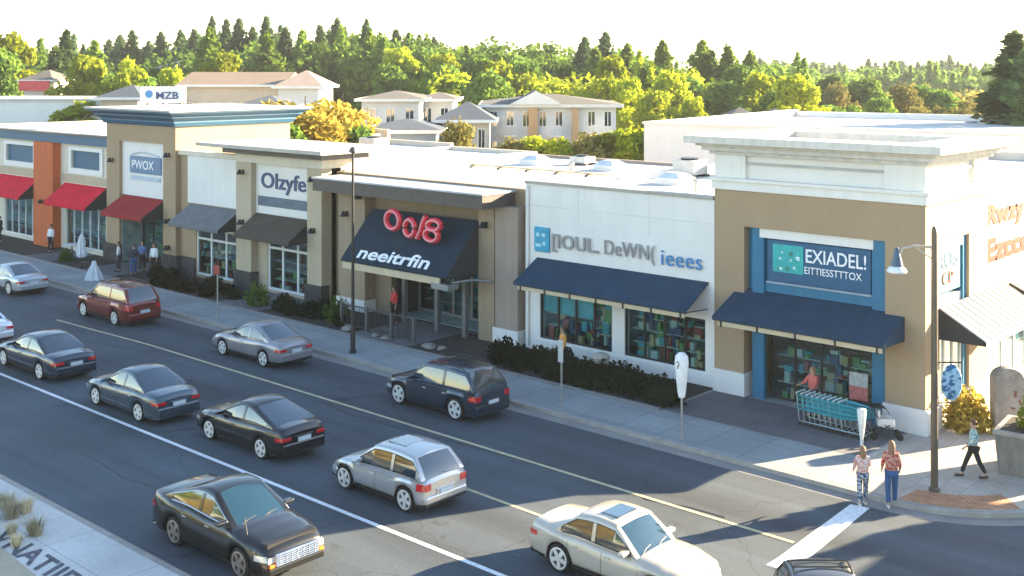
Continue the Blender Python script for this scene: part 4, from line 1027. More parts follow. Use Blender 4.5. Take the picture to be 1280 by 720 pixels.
def person(loc, yaw, h, label, top, bottom, hair=HAIRB, stride=.12, arm=(0.1, 0.1), bend=(0.15, 0.15), longhair=False, shoes=SHOE, shorts=False, seated=False, group=None, lean=0., skirt=False):
    """faces +y locally; all lengths for a 1.7 m figure, scaled by h"""
    s = h/1.7
    root = empty('person', loc, label, 'person', group, rz=R(yaw))
    def P(x, y, z, r):
        if isinstance(r, tuple): r = tuple(q*s for q in r)
        else: r = r*s
        return (x*s, (y+lean*max(0, z-.9))*s, z*s, r)
    hipz = .93 if not seated else .50
    dz = hipz-.93
    V = []; E = []
    def add(p, par=None):
        V.append(p); 
        if par is not None: E.append((par, len(V)-1))
        return len(V)-1
    pel = add(P(0, 0, hipz+.02, (.145, .10))); wst = add(P(0, .0, hipz+.17, (.125, .088)), pel); chs = add(P(0, -.005, 1.29+dz, (.155, .10)), wst); nk0 = add(P(0, -.01, 1.43+dz, (.07, .06)), chs)
    nk = add(P(0, .005, 1.49+dz, .05), nk0); hd0 = add(P(0, .02, 1.55+dz, (.06, .07)), nk); hd1 = add(P(0, .018, 1.62+dz, (.074, .09)), hd0); hd2 = add(P(0, .01, 1.675+dz, (.06, .075)), hd1)
    nose = add(P(0, .115, 1.585+dz, .011), hd0)
    joints = {}
    for sd in (1, -1):
        k = 0 if sd > 0 else 1
        sh = add(P(sd*.165, -.01, 1.385+dz, .052), chs)
        a = arm[k]; b = bend[k]
        ex, ey, ez = sd*.215, -.01+.28*math.sin(a), 1.385+dz-.28*math.cos(a)
        el = add(P(ex, ey, ez, .038), sh)
        wx, wy, wz = sd*.225, ey+.25*math.sin(a+b), ez-.25*math.cos(a+b)
        wr_ = add(P(wx, wy, wz, .025), el)
        dx = math.sin(a+b); dzz = -math.cos(a+b)
        pm = add(P(wx, wy+.07*dx, wz+.07*dzz, (.035, .016)), wr_)
        joints[sd] = (wx, wy, wz, dx, dzz)
        hp = add(P(sd*.09, 0, hipz-.03, (.085, .09)), pel)
        st = stride*sd
        if seated:
            kn = add(P(sd*.10, .42, hipz+.0, .062), hp); an = add(P(sd*.10, .44, .09, .042), kn)
            fy = .44
        else:
            kn = add(P(sd*.095, st*.9+.02, .50, .058), hp); back = max(0, -st); an = add(P(sd*.09, st*1.9-.0, .085+back*.25, .040), kn); fy = st*1.9
        bk = max(0, -stride*sd)*.25 if not seated else 0
        add(P(sd*.095, fy+.15, .035+bk*.3, (.038, .03)), an)
    roots = [0]
    for sd in (1, -1):                                           # fingers and thumb
        wx, wy, wz, dx, dzz = joints[sd]
        for q, (o_, L_) in enumerate(((-.025, .07), (-.008, .08), (.009, .075), (.025, .058))):
            b0 = add(P(wx, wy+.06*dx+o_*abs(dzz), wz+.06*dzz+o_*dx, .0085)); roots.append(b0)
            b1 = add(P(wx-sd*.006, wy+(.06+L_*.6)*dx+o_*abs(dzz), wz+(.06+L_*.6)*dzz+o_*dx, .008), b0); add(P(wx-sd*.022, wy+(.06+L_)*dx+o_*abs(dzz), wz+(.06+L_)*dzz+o_*dx, .007), b1)
        t0 = add(P(wx, wy+.03*dx+.02, wz+.03*dzz, .010)); roots.append(t0); add(P(wx-sd*.012, wy+.06*dx+.045, wz+.06*dzz, .009), t0)
    body = skinobj('body', V, E, SKIN, root, roots)
    # shirt: torso and sleeves, trousers: hips and legs; both wrap the same skeleton
    g = 1.13
    def S(i, f=g, add_=.008):
        p = V[i]; r = p[3] if isinstance(p[3], tuple) else (p[3], p[3]); return (p[0], p[1], p[2], (r[0]*f+add_*s, r[1]*f+add_*s))
    # indices: right (sd=1): sh=9, el=10, wr=11, pm=12, hp=13, kn=14, an=15, toe=16 ; left: 17..24
    sv = [S(0, 1.18), S(1, 1.3), S(2, 1.22), S(3, 1.15)]
    lo = list(sv[0]); lo[2] -= .03*s; sv[0] = tuple(lo)
    se = [(0, 1), (1, 2), (2, 3)]
    for base in (9, 17):
        a_ = len(sv); sv.append(S(base, 1.15)); se.append((2, a_)); sv.append(S(base+1, 1.25)); se.append((a_, a_+1))
        w1 = S(base+2, 1.2); e1 = V[base+1]; sv.append((e1[0]*.3+w1[0]*.7, e1[1]*.3+w1[1]*.7, e1[2]*.3+w1[2]*.7, w1[3])); se.append((a_+1, a_+2))
    skinobj('shirt', sv, se, top, root)
    tv = [S(0, 1.0)]; te = []
    for base in (13, 21):
        a_ = len(tv); tv.append(S(base, 1.05)); te.append((0, a_)); tv.append(S(base+1, 1.2)); te.append((a_, a_+1))
        q = V[base+2]; tv.append((q[0], q[1], q[2]+.03*s, (.062*s, .062*s))); te.append((a_+1, a_+2))
    skinobj('trousers', tv, te, bottom, root)
    for base in (13, 21):
        an, to = V[base+2], V[base+3]
        sh_ = MB(); sh_.tube([(an[0], an[1]-.06*s, to[2]+.01*s), (an[0], an[1]+.02*s, to[2]+.015*s), (to[0], to[1], to[2]), (to[0], to[1]+.05*s, to[2]-.005*s)], [.035*s, .045*s, .046*s, .028*s], 8); sh_.build('shoe', shoes, root, smooth=60)
    hr = MB()
    def ell(c, r_, cut=-1.0, n=12, rot=0.):
        i0 = len(hr.v); rows = 7
        for a_ in range(rows+1):
            ph = math.pi*a_/rows; z = math.cos(ph)
            if z < cut: z = cut
            q = math.sqrt(max(0, 1-z*z))
            for b_ in range(n):
                th = 2*math.pi*b_/n; w_ = 1+.05*math.sin(3*th+a_)
                hr.v.append((c[0]+r_[0]*q*math.cos(th)*w_, c[1]+r_[1]*q*math.sin(th)*w_, c[2]+r_[2]*z))
        for a_ in range(rows):
            for b_ in range(n):
                p = i0+a_*n+b_; p2 = i0+a_*n+(b_+1) % n; hr.f.append((p, p+n, p2+n, p2)); hr.m.append(0)
    hx, hy, hz_ = V[6][0], V[6][1], V[6][2]
    ell((hx, hy-.022*s, hz_+.018*s), (.088*s, .092*s, .105*s), -.55)
    if longhair: ell((hx, hy-.075*s, hz_-.11*s), (.088*s, .05*s, .20*s)); ell((hx, hy-.05*s, hz_-.03*s), (.095*s, .06*s, .12*s))
    hr.build('hair', hair, root, smooth=70)
    ey = MB()
    for sd in (1, -1): ey.lathe([(.002*s, -.004*s), (.008*s, 0), (.002*s, .004*s)], (sd*.03*s, .02*s+.082*s+V[6][1]-.018*s, V[6][2]-.015*s), 8, axis='y')
    ey.build('eyes', SHOE, root)
    mo = MB(); mo.box(-.02*s, .02*s, V[5][1]+.064*s, V[5][1]+.074*s, V[5][2]-.012*s, V[5][2]-.004*s); mo.build('mouth', M('lips', (.4, .14, .12), .5), root)
    return root
def plaid(name, c1, c2, sc=9):
    m, t, b = nt(name); N = t.nodes; L = t.links; b.inputs['Roughness'].default_value = .85
    tc = N.new('ShaderNodeTexCoord'); mp = N.new('ShaderNodeMapping'); mp.inputs['Scale'].default_value = (sc, sc, sc*1.3); L.new(tc.outputs['Object'], mp.inputs[0])
    ch = N.new('ShaderNodeTexNoise'); ch.inputs['Scale'].default_value = 1.2; ch.inputs['Detail'].default_value = 1; L.new(mp.outputs[0], ch.inputs[0])
    k = N.new('ShaderNodeMapRange'); k.inputs[1].default_value = .45; k.inputs[2].default_value = .55; L.new(ch.outputs['Fac'], k.inputs[0])
    x = N.new('ShaderNodeMix'); x.data_type = 'RGBA'; x.inputs[6].default_value = (*c1, 1); x.inputs[7].default_value = (*c2, 1); L.new(k.outputs[0], x.inputs[0]); L.new(x.outputs[2], b.inputs['Base Color'])
    MATS[name] = m; return m
PINK = plaid('pink_floral_top', (.62, .30, .25), (.65, .52, .48)); REDPL = plaid('red_plaid_shirt', (.40, .06, .06), (.5, .28, .2)); TEALPL = plaid('teal_patterned_shirt', (.16, .33, .33), (.5, .55, .52))
LEGG = plaid('patterned_leggings', (.03, .05, .10), (.4, .42, .48), 12); JEANS = M('blue_jeans', (.03, .09, .22), .85, var=.15); BLKT = M('black_trousers', (.012, .015, .02), .85); WSH = M('white_shirt', (.7, .72, .74), .8); DSH = M('dark_shirt', (.03, .035, .06), .8); BSH = M('blue_shirt', (.10, .16, .34), .8); REDS = M('red_shirt', (.5, .03, .03), .8); ORS = M('orange_shirt', (.65, .30, .07), .8)
person((-13.72, 28.98, ROAD), 35, 1.56, 'woman in a pink floral top and patterned leggings standing at the white stop line', PINK, LEGG, HAIRL, .05, (.5, .3), (.9, .5), True, SHOEW)
person((-13.12, 29.42, ROAD), 30, 1.72, 'person with long light hair in red plaid shirt and blue jeans at the kerb', REDPL, JEANS, HAIRL, .07, (.1, .25), (.6, .3), True, SHOEW)
person((-12.19, 32.71, .004), 125, 1.60, 'person in a teal patterned shirt and black trousers striding past the concrete planter', TEALPL, BLKT, HAIRB, .17, (-.35, .4), (.35, .5), shoes=SHOE)
person((-69.5, 33.9, .01), 200, 1.75, 'person in a white shirt and black trousers by the orange pier', WSH, BLKT, stride=.03)
person((-76.0, 33.6, .01), 120, 1.72, 'dark clothed person outside the shop at the far left', DSH, BLKT, stride=.1)
for i, (x, y, yw, t, b, lab) in enumerate(((-60.2, 33.3, 150, WSH, DSH, 'person in a white top on the near side of the group at the maroon awning'), (-59.2, 34.2, 230, BSH, BLKT, 'person in a blue shirt at the back of the group before the maroon awning'), (-58.4, 33.2, 60, DSH, JEANS, 'person in a dark shirt and jeans in the group at the maroon awning'), (-57.6, 34.0, 200, WSH, BLKT, 'person in a white shirt and black trousers at the right end of the entrance group'))):
    person((x, y, .02), yw, 1.66+.04*i, lab, t, b, stride=.04+.03*i, group='people gathered at the maroon awning', longhair=i == 1)
person((-38.6, 34.7, .02), 170, 1.7, 'person in a red shirt standing under the steep navy cafe awning', REDS, BLKT, stride=.05)
person((-27.9, 33.6, .02), 150, 1.7, 'person in an orange shirt standing in the bed before the white store windows', ORS, BLKT, stride=.05)
person((-18.2, 34.75, .01), 160, 1.66, 'person in a coral red top at the end of the shopping trolleys', M('coral_top', (.6, .14, .11), .8), BLKT, HAIRL, .04, (.6, .4), (.8, .6), True)

# ================================================================== street furniture
# tall thin lamp post before the cafe
t = empty('street_lamp', (-36.09, 30.2, 0), 'tall slim black lamp post standing on the kerb in front of the cafe', 'street lamp')
m = MB(); m.lathe([(.14, 0), (.14, .1), (.10, .14), (.10, .75), (.075, .85), (.06, 4), (.045, 7.9), (.045, 8.05)], (0, 0, 0), 12); m.build('pole', BLACK, t, smooth=40)
m = MB(); m.lathe([(.04, 8.05), (.16, 8.1), (.16, 8.18), (.10, 8.28), (.02, 8.32)], (0, 0, 0), 14); m.build('lamp_head', DGREY, t, smooth=40)
# corner lamp with bracket, banner
t = empty('street_lamp', (-12.59, 30.95, 0), 'tall bronze lamp post at the street corner with bracket lamp and round blue banner', 'street lamp')
BRONZE = M('bronze_pole', (.13, .11, .085), .45, metal=.5, var=.12)
m = MB(); m.lathe([(.15, 0), (.15, .08), (.10, .12), (.088, 3.5), (.078, 7.0), (.07, 7.13), (.03, 7.2)], (0, 0, 0), 14); m.build('pole', BRONZE, t, smooth=40)
d = Vector((-.741, -.672, 0))
arm = MB(); arm.tube([d*.05+Vector((0, 0, 6.62)), d*.5+Vector((0, 0, 6.68)), d*.86+Vector((0, 0, 6.6)), d*.98+Vector((0, 0, 6.3))], .035, 8); arm.tube([d*.05+Vector((0, 0, 6.3)), d*.5+Vector((0, 0, 6.62))], .02, 6)
ao = arm.build('bracket', M('pale_bracket', (.5, .46, .38), .4, metal=.4), t, smooth=60)
hc = d*1.02
m = MB(); m.lathe([(.05, 6.62), (.07, 6.55), (.10, 6.4), (.15, 6.22), (.17, 6.12)], (hc.x, hc.y, 0), 14); m.build('lamp_neck', M('navy_enamel', (.02, .05, .11), .35, coat=.5), t, smooth=40)
m = MB(); m.lathe([(.12, 6.14), (.22, 6.07), (.27, 5.99), (.26, 5.95), (.05, 5.97)], (hc.x, hc.y, 0), 20); m.build('lamp_shade', M('white_enamel', (.75, .75, .78), .3, coat=.5), t, smooth=40)
b = MB(); b.lathe([(.01, -.04), (.36, -.035), (.40, 0), (.36, .035), (.01, .04)], (0, 0, 0), 22, axis='y')
Mx = Matrix.Translation((.47*.741, .47*.672, 2.95)) @ Matrix.Rotation(R(42), 4, 'Z') @ Matrix.Diagonal((.72, 1, 1.25, 1))
b.v = [tuple(Mx @ Vector(p)) for p in b.v]
bo = b.build('banner', plaid('blue_banner_cloth', (.03, .12, .26), (.30, .48, .62), 6), t, smooth=40)
m = MB(); m.tube([(0, 0, 3.5), (.55, .5, 3.5)], .02, 6); m.tube([(0, 0, 2.4), (.45, .41, 2.4)], .02, 6); m.each('banner_arm', BLACK, t)
# small sign posts
t = empty('parking_meter', (-20.19, 30.08, 0), 'kerbside parking meter hooded in a tapering white bag with a dark mark', 'parking meter')
m = MB(); m.tube([(0, 0, 0), (0, 0, 1.35)], .035, 8); m.lathe([(.11, 0), (.11, .03), (.04, .05)], (0, 0, 0), 10); m.build('post', STEEL, t)
m = MB(); m.lathe([(.10, 1.28), (.13, 1.45), (.19, 2.0), (.22, 2.35), (.20, 2.55), (.10, 2.66), (.02, 2.68)], (0, 0, 0), 14); hood = m.build('hood', M('white_canvas', (.78, .78, .78), .8, bump=.6, bscale=6), t, smooth=50)
m = MB(); m.tube([(-.05, -.215, 2.4), (.03, -.222, 2.42), (.05, -.218, 2.34), (-.01, -.215, 2.27), (-.01, -.21, 2.2)], .016, 5); m.build('mark', BLACK, hood)
def post_sign(loc, h, label, sg, col, w=.35, hh=.45, name='sign_post'):
    t = empty(name, loc, label, 'sign')
    m = MB(); m.tube([(0, 0, 0), (0, 0, h)], .03, 8); m.lathe([(.07, 0), (.07, .04), (.03, .05)], (0, 0, 0), 8); m.build('post', STEEL, t)
    m = MB(); m.box(-w/2, w/2, -.06, -.035, h-hh, h); m.build('sign_plate', col, t, bevel=.01); return t
post_sign((-24.89, 29.9, 0), 2.35, 'grey steel sign post on the kerb before the white store, with a small pale plate', 0, M('pale_plate', (.45, .47, .48), .5), .22, .75)
post_sign((-45.36, 29.98, 0), 2.5, 'grey sign post with a small dark red plate on the kerb before the slate awning', 0, M('dark_red_plate', (.28, .03, .03), .5), .5, .42)
# white post near carts
t = empty('bollard', (-15.75, 33.2, 0), 'slender white post flaring towards its top, beside the shopping trolleys', 'bollard')
m = MB(); m.lathe([(.05, 0), (.05, .2), (.09, .5), (.14, 1.05), (.13, 1.12), (.02, 1.15)], (0, 0, 0), 12); m.build('post', M('white_bollard_paint', (.75, .76, .72), .5), t, smooth=40)
# shopping trolleys
CTURQ = M('turquoise_plastic', (.03, .34, .40), .4, var=.08); CGREY = M('cart_wire', (.42, .50, .50), .35, metal=.5)
def cart():
    t = empty('shopping_trolley', (0, 0, 0), 'x', 'shopping trolley', 'nested shopping trolleys')
    m = MB()   # basket, open lattice; front +x
    L0, L1, z0, z1 = -.42, .42, .52, .98
    def pt(u, v, sd): # u along, v height fraction
        return (L0+(L1-L0)*u, sd*(.28-.06*u), z0+.10*u*(1-v)+(z1-z0)*v*(1-.12*u))
    for sd in (1, -1):
        for v in (0, .33, .66, 1): m.tube([pt(0, v, sd), pt(1, v, sd)], .013 if v < 1 else .02, 4)
        for u in (0, .17, .33, .5, .67, .83, 1): m.tube([pt(u, 0, sd), pt(u, 1, sd)], .012, 4)
    for u in (0, .2, .4, .6, .8, 1): m.tube([pt(u, 0, 1), pt(u, 0, -1)], .012, 4)
    for v in (0, .33, .66, 1): m.tube([pt(1, v, 1), pt(1, v, -1)], .012, 4)
    m.build('basket', CTURQ, t)
    m = MB()
    for sd in (1, -1): m.tube([(-.50, sd*.25, 1.02), (-.42, sd*.25, .5), (-.38, sd*.27, .16), (.40, sd*.22, .16), (.25, sd*.20, .5)], .016, 5)
    m.tube([(.38, .22, .17), (.38, -.22, .17)], .014, 5); m.build('frame', CGREY, t)
    m = MB(); m.tube([(-.50, .27, 1.03), (-.50, -.27, 1.03)], .025, 6); m.build('handle', M('handle_white', (.6, .65, .65), .4), t)
    for x in (-.36, .38):
        for sd in (1, -1): w = MB(); w.lathe([(.06, -.015), (.06, .015)], (x, sd*.23, .065), 10, axis='y'); w.build('wheel', DTRIM, t)
    return t
c0 = cart(); NC = 9
ords = ['first', 'second', 'third', 'fourth', 'fifth', 'sixth', 'seventh', 'eighth', 'last']
for i in range(NC):
    c = c0 if i == 0 else copy_tree(c0)
    c.location = (-16.2-.19*i, 33.85+.012*i, .012); c.rotation_euler.z = R(-2+random.uniform(-1.5, 1.5))
    c['label'] = ords[i]+' turquoise trolley of the nested row, counted from the blue pier side'
# parcel trolley beside the pier
t = empty('pushchair', (-15.5, 34.35, 0), 'white pushchair with black hood parked against the corner pier', 'pushchair')
Rm = Matrix.Rotation(R(35), 4, 'Z')
m = MB(); m.box(-.2, .25, -.22, .22, .42, .50, 0, Rm); m.box(-.28, -.2, -.22, .22, .42, .92, 0, Rm); m.box(-.22, .22, -.24, -.2, .48, .66, 0, Rm); m.box(-.22, .22, .2, .24, .48, .66, 0, Rm); m.build('seat', M('white_fabric', (.7, .7, .68), .8), t, bevel=.03)
m = MB()
for q in range(5): a0_, a1_ = R(10+22*q), R(10+22*(q+1)); m.quad([tuple(Rm @ Vector((-.25+.36*math.cos(A), yy, .68+.34*math.sin(A)))) for A, yy in ((a0_, -.24), (a1_, -.24), (a1_, .24), (a0_, .24))])
m.build('canopy', DTRIM, t)
m = MB()
for sd in (.22, -.22): m.tube([Rm @ Vector((.38, sd, .12)), Rm @ Vector((-.1, sd, .5)), Rm @ Vector((-.5, sd, 1.0))], .016, 6); m.tube([Rm @ Vector((-.38, sd, .12)), Rm @ Vector((.1, sd, .5))], .016, 6)
m.tube([Rm @ Vector((-.5, .22, 1.0)), Rm @ Vector((-.5, -.22, 1.0))], .02, 6); m.build('frame', DTRIM, t)
for x, y in ((.38, .22), (.38, -.22), (-.38, .22), (-.38, -.22)):
    p = Rm @ Vector((x, y, 0)); w = MB(); w.lathe([(.11, -.02), (.11, .02)], (p.x, p.y, .11), 14, axis='y'); w.build('wheel', DTRIM, t)
# stone slab monument with rounded top
t = empty('stone_marker', (-12.9, 37.4, 0), 'grey round topped stone slab with small red emblem beside the concrete planter', 'monument')
m = MB(); n = 14; poly = [(-.45, 0), (.45, 0), (.47, 1.72)]+[(.47*math.cos(math.pi*k/n), 1.72+.36*math.sin(math.pi*k/n)) for k in range(1, n)]+[(-.47, 1.72)]
i = len(m.v); N_ = len(poly); ca, sa = math.cos(R(42)), math.sin(R(42))
for dep in (-.22, .22):
    for (x, z) in poly: m.v.append((x*ca-dep*sa, x*sa+dep*ca, z))
m.f.append(tuple(range(N_))); m.m.append(0); m.f.append(tuple(range(N_, 2*N_))[::-1]); m.m.append(0)
for k in range(N_): m.f.append((k, (k+1) % N_, N_+(k+1) % N_, N_+k)); m.m.append(0)
m.build('slab', M('grey_granite', (.24, .23, .22), .8, var=.2, bump=.3, bscale=20, fine=.15, streak=.2), t, bevel=.03, fix=True)
m = MB()
for (x, z, w_, h_) in ((.15, 1.3, .16, .2), (.3, 1.05, .12, .1), (.05, .85, .3, .06)): 
    for q in ((x*ca+.225*sa, x*sa-.225*ca),): m.box(q[0]-w_/2*ca, q[0]+w_/2*ca, q[1]-.012, q[1]+.01, z-h_/2, z+h_/2)
m.build('emblem', M('faded_red_emblem', (.16, .07, .06), .7, var=.3, scale=8), t)
# concrete planter
t = empty('planter', (-11.0, 34.4, 0), 'big square weathered concrete planter with a yellow green shrub on the corner pavement', 'planter')
Mx = Matrix.Rotation(R(6), 4, 'Z')
m = MB(); m.box(-.95, .95, -.85, .85, 0, .12, 0, Mx); 
def frus(mb, a, b, z0, z1, m=0):
    i = len(mb.v)
    for s_, z in ((a, z0), (b, z1)):
        for x, y in ((-1, -.9), (1, -.9), (1, .9), (-1, .9)): mb.v.append(tuple(Mx @ Vector((x*s_, y*s_, z))))
    for f in ((0,3,2,1), (4,5,6,7), (0,1,5,4), (1,2,6,5), (2,3,7,6), (3,0,4,7)): mb.f.append(tuple(i+q for q in f)); mb.m.append(m)
m = MB(); frus(m, .88, .98, 0, 1.12); m.build('box', M('weathered_concrete', (.27, .245, .21), .9, var=.15, streak=.35, bump=.4, bscale=25, fine=.15), t, bevel=.03)
m = MB(); frus(m, 1.02, 1.02, 1.12, 1.24); m.build('rim', M('weathered_concrete_rim', (.33, .30, .26), .9, var=.15, fine=.15), t, bevel=.02)
m = MB(); frus(m, .85, .85, 1.2, 1.25); m.build('soil', SOIL, t)
# ================================================================== foliage meshes
def leaf_quad(V, Fc, p, size, rnd, nrm=None):
    n = nrm or Vector((rnd.gauss(0, 1), rnd.gauss(0, 1), rnd.gauss(0, 1)+.4)); n.normalize()
    u = n.cross(Vector((rnd.gauss(0, 1), rnd.gauss(0, 1), rnd.gauss(0, 1)))); u.normalize(); w = n.cross(u)
    a = size*rnd.uniform(.7, 1.3); b = a*rnd.uniform(.45, .8); i = len(V)
    V += [p-u*a, p-w*b*.9, p+u*a, p+w*b]; Fc.append((i, i+1, i+2, i+3))
def foliage(name, V, Fc, mat):
    me = bpy.data.meshes.new(name); me.from_pydata([tuple(v) for v in V], [], Fc); me.materials.append(mat); me.update(); return me
def conifer_mesh(name, h, r, seed, mat, nb=150, k=26, size=.26):
    rnd = random.Random(seed); V = []; Fc = []
    for i in range(nb):
        t = ((i+rnd.random())/nb)**.85; z0 = h*(.07+.91*t); a = rnd.uniform(0, 2*math.pi)
        L = r*((1-t)**.85)*rnd.uniform(.65, 1.15)+.12; droop = rnd.uniform(.1, .42); d = Vector((math.cos(a), math.sin(a), 0)); sd = Vector((-d.y, d.x, 0))
        for q in range(max(5, int(k*(.35+.65*(1-t))))):
            u = rnd.random()**.7; wdt = L*.28*(1-u*.6)
            p = d*(L*u)+sd*rnd.gauss(0, wdt*.6)+Vector((0, 0, z0-droop*L*u*u+rnd.gauss(0, .10)-abs(rnd.gauss(0, .12))))
            leaf_quad(V, Fc, p, size, rnd)
    for q in range(24): leaf_quad(V, Fc, Vector((rnd.gauss(0, .07), rnd.gauss(0, .07), h*(.93+.075*rnd.random()))), size*.6, rnd)
    return foliage(name, V, Fc, mat)
def broad_mesh(name, h, r, seed, mat, nc=26, k=150, size=.26, base=.22, flat=1.):
    rnd = random.Random(seed); V = []; Fc = []; c0 = h*(base+(1-base)/2); rz = h*(1-base)/2
    for i in range(nc):
        while True:
            v = Vector((rnd.uniform(-1, 1), rnd.uniform(-1, 1), rnd.uniform(-1, 1)))
            if .25 < v.length < .98: break
        taper = 1-.38*max(0, v.z)
        c = Vector((v.x*r*.72*taper, v.y*r*.72*taper, c0+v.z*rz*.78)); cr = r*rnd.uniform(.24, .42)
        for q in range(int(k*(cr/(r*.33))**2)):
            d = Vector((rnd.gauss(0, 1), rnd.gauss(0, 1), rnd.gauss(0, 1))); d.normalize()
            p = c+Vector((d.x, d.y, d.z*.85))*cr*(rnd.uniform(.55, 1.08))
            n = (d+Vector((rnd.gauss(0, .6), rnd.gauss(0, .6), rnd.gauss(0, .6))))
            leaf_quad(V, Fc, p, size, rnd, n)
    return foliage(name, V, Fc, mat)
def trunk_mesh(name, h, r, seed, limbs=7, spread=.5):
    rnd = random.Random(seed); m = MB()
    m.tube([(0, 0, -.3), (rnd.gauss(0, .05), rnd.gauss(0, .05), h*.3), (rnd.gauss(0, .1), rnd.gauss(0, .1), h*.62), (rnd.gauss(0, .1), rnd.gauss(0, .1), h*.9)], [r*1.3, r, r*.6, r*.15], 8)
    for i in range(limbs):
        z = h*rnd.uniform(.25, .7); a = rnd.uniform(0, 6.28); L = h*spread*rnd.uniform(.25, .45)
        m.tube([(0, 0, z), (L*.5*math.cos(a), L*.5*math.sin(a), z+L*.35), (L*math.cos(a), L*math.sin(a), z+L*.8)], [r*.45, r*.28, r*.08], 5)
    me = bpy.data.meshes.new(name); me.from_pydata(m.v, [], m.f); me.materials.append(BARK); return me
VAR = {}
def variants(key, fn, n): VAR[key] = [fn(s) for s in range(n)]
variants('con', lambda s: (conifer_mesh('crown', 10, 2.1+.3*s, 11+s, LEAF_CON), trunk_mesh('trunk', 10, .16, s, 3, .1), 10), 3)
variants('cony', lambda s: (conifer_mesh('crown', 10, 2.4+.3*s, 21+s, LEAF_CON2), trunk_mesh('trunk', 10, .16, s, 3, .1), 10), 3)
variants('grn', lambda s: (broad_mesh('crown', 10, 3.4, 31+s, LEAF_GRN, 30), trunk_mesh('trunk', 10, .22, s), 10), 3)
variants('yel', lambda s: (broad_mesh('crown', 10, 3.0, 41+s, LEAF_YEL, 28), trunk_mesh('trunk', 10, .2, s), 10), 3)
variants('aut', lambda s: (broad_mesh('crown', 10, 3.9, 51+s, LEAF_AUT, 30, base=.1), trunk_mesh('trunk', 10, .2, s), 10), 2)
variants('rus', lambda s: (broad_mesh('crown', 10, 3.6, 61+s, LEAF_RUS, 24, base=.1), trunk_mesh('trunk', 10, .2, s), 10), 2)
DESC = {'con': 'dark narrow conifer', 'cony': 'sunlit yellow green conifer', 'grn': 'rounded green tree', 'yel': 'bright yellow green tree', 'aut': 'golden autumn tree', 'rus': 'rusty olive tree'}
def tree(key, x, y, h, label, group=None, wide=1., seed=0, z=-.15, cat='tree'):
    rnd = random.Random(seed*7+int(x*10)); cm, tm, hh = VAR[key][rnd.randrange(len(VAR[key]))]
    name = {'con': 'conifer_tree', 'cony': 'conifer_tree'}.get(key, 'broadleaf_tree' if key in ('grn', 'yel') else 'autumn_tree')
    t = empty(name, (x, y, z), label, cat, group, rz=rnd.uniform(0, 6.28)); s = h/hh
    t.scale = (s*wide, s*wide, s)
    for nm, me in (('crown', cm), ('trunk', tm)):
        o = bpy.data.objects.new(nm, me); COL.objects.link(o); o.parent = t
    return t

# each tree of the skyline one can tell apart: (kind, column, top row, distance, width factor)
TL = [('yel',12,32,165,1.3),('grn',0,50,160,1.1),('con',83,38,180,1.0),('con',70,58,178,1.1),('yel',106,62,150,1.25),('cony',118,50,190,.9),('con',150,44,240,1.1),('con',136,50,245,1.),('con',165,38,238,1.),('yel',162,58,150,.85),('con',186,52,250,1.1),('con',201,40,245,1.),('yel',212,70,145,.8),('grn',185,88,150,1.0),
 ('con',226,38,240,1.05),('con',243,36,235,1.1),('con',265,21,225,.9),('cony',262,34,190,1.0),('yel',282,50,165,1.25),('con',283,24,230,.95),('con',299,23,228,1.),('con',316,34,228,1.1),('con',333,20,215,.85),('cony',334,40,190,1.05),('con',345,42,225,1.1),('con',357,34,222,1.1),('cony',378,36,215,.95),('grn',392,46,200,1.0),('con',400,31,220,1.0),('con',412,38,225,1.1),('con',421,23,210,.95),('cony',426,32,205,.9),('con',440,44,225,1.1),('con',458,25,212,.95),('cony',462,38,200,1.0),('con',474,46,225,1.),
 ('cony',478,44,195,1.1),('con',495,37,235,1.0),('con',511,41,235,1.0),('con',524,44,235,1.),('con',533,45,236,1.),('con',543,47,236,1.),('con',552,54,234,1.),('yel',500,52,180,1.2),('grn',526,56,182,1.25),('yel',556,60,178,1.2),('grn',486,72,170,1.1),('grn',556,78,160,1.2),('grn',592,64,172,1.25),('yel',620,62,170,1.2),('grn',604,84,150,1.1),('grn',642,68,180,1.2),('con',668,61,215,1.0),('con',688,56,215,1.),('grn',666,72,172,1.1),('yel',652,80,165,1.0),('grn',702,68,178,1.1),
 ('con',731,47,190,1.0),('cony',744,58,175,1.),('con',757,40,188,.95),('yel',766,62,150,1.0),('cony',784,54,180,1.),('yel',788,90,135,.9),('yel',756,84,140,.9),('cony',828,50,172,.9),('grn',814,78,160,1.),('yel',838,84,142,1.0),('grn',858,88,148,1.),('yel',820,100,130,.85),('yel',868,118,130,.7),('cony',878,50,168,1.),('con',889,62,172,1.0),('cony',910,56,168,.95),('grn',926,78,160,1.1),('cony',938,63,170,.95),('yel',950,86,150,1.),('grn',900,96,150,1.1),('grn',972,88,165,1.1),
 ('yel',992,86,130,1.05),('yel',1008,98,132,.8),('grn',978,106,135,.9),('grn',1040,86,180,1.),('rus',1048,100,170,.9),('grn',1084,94,175,1.05),('grn',1066,126,140,.9),('grn',1040,128,138,1.0),('rus',1126,100,160,.95),('grn',1150,104,165,1.),('grn',1178,110,165,1.),('rus',1172,130,150,.9),('rus',1212,116,150,1.1),('rus',1200,126,140,.8),('rus',1236,116,150,1.),('grn',1100,118,150,.9),('rus',1150,124,150,.8),
 ('con',1268,40,95,1.35),('con',1282,62,92,1.2)]
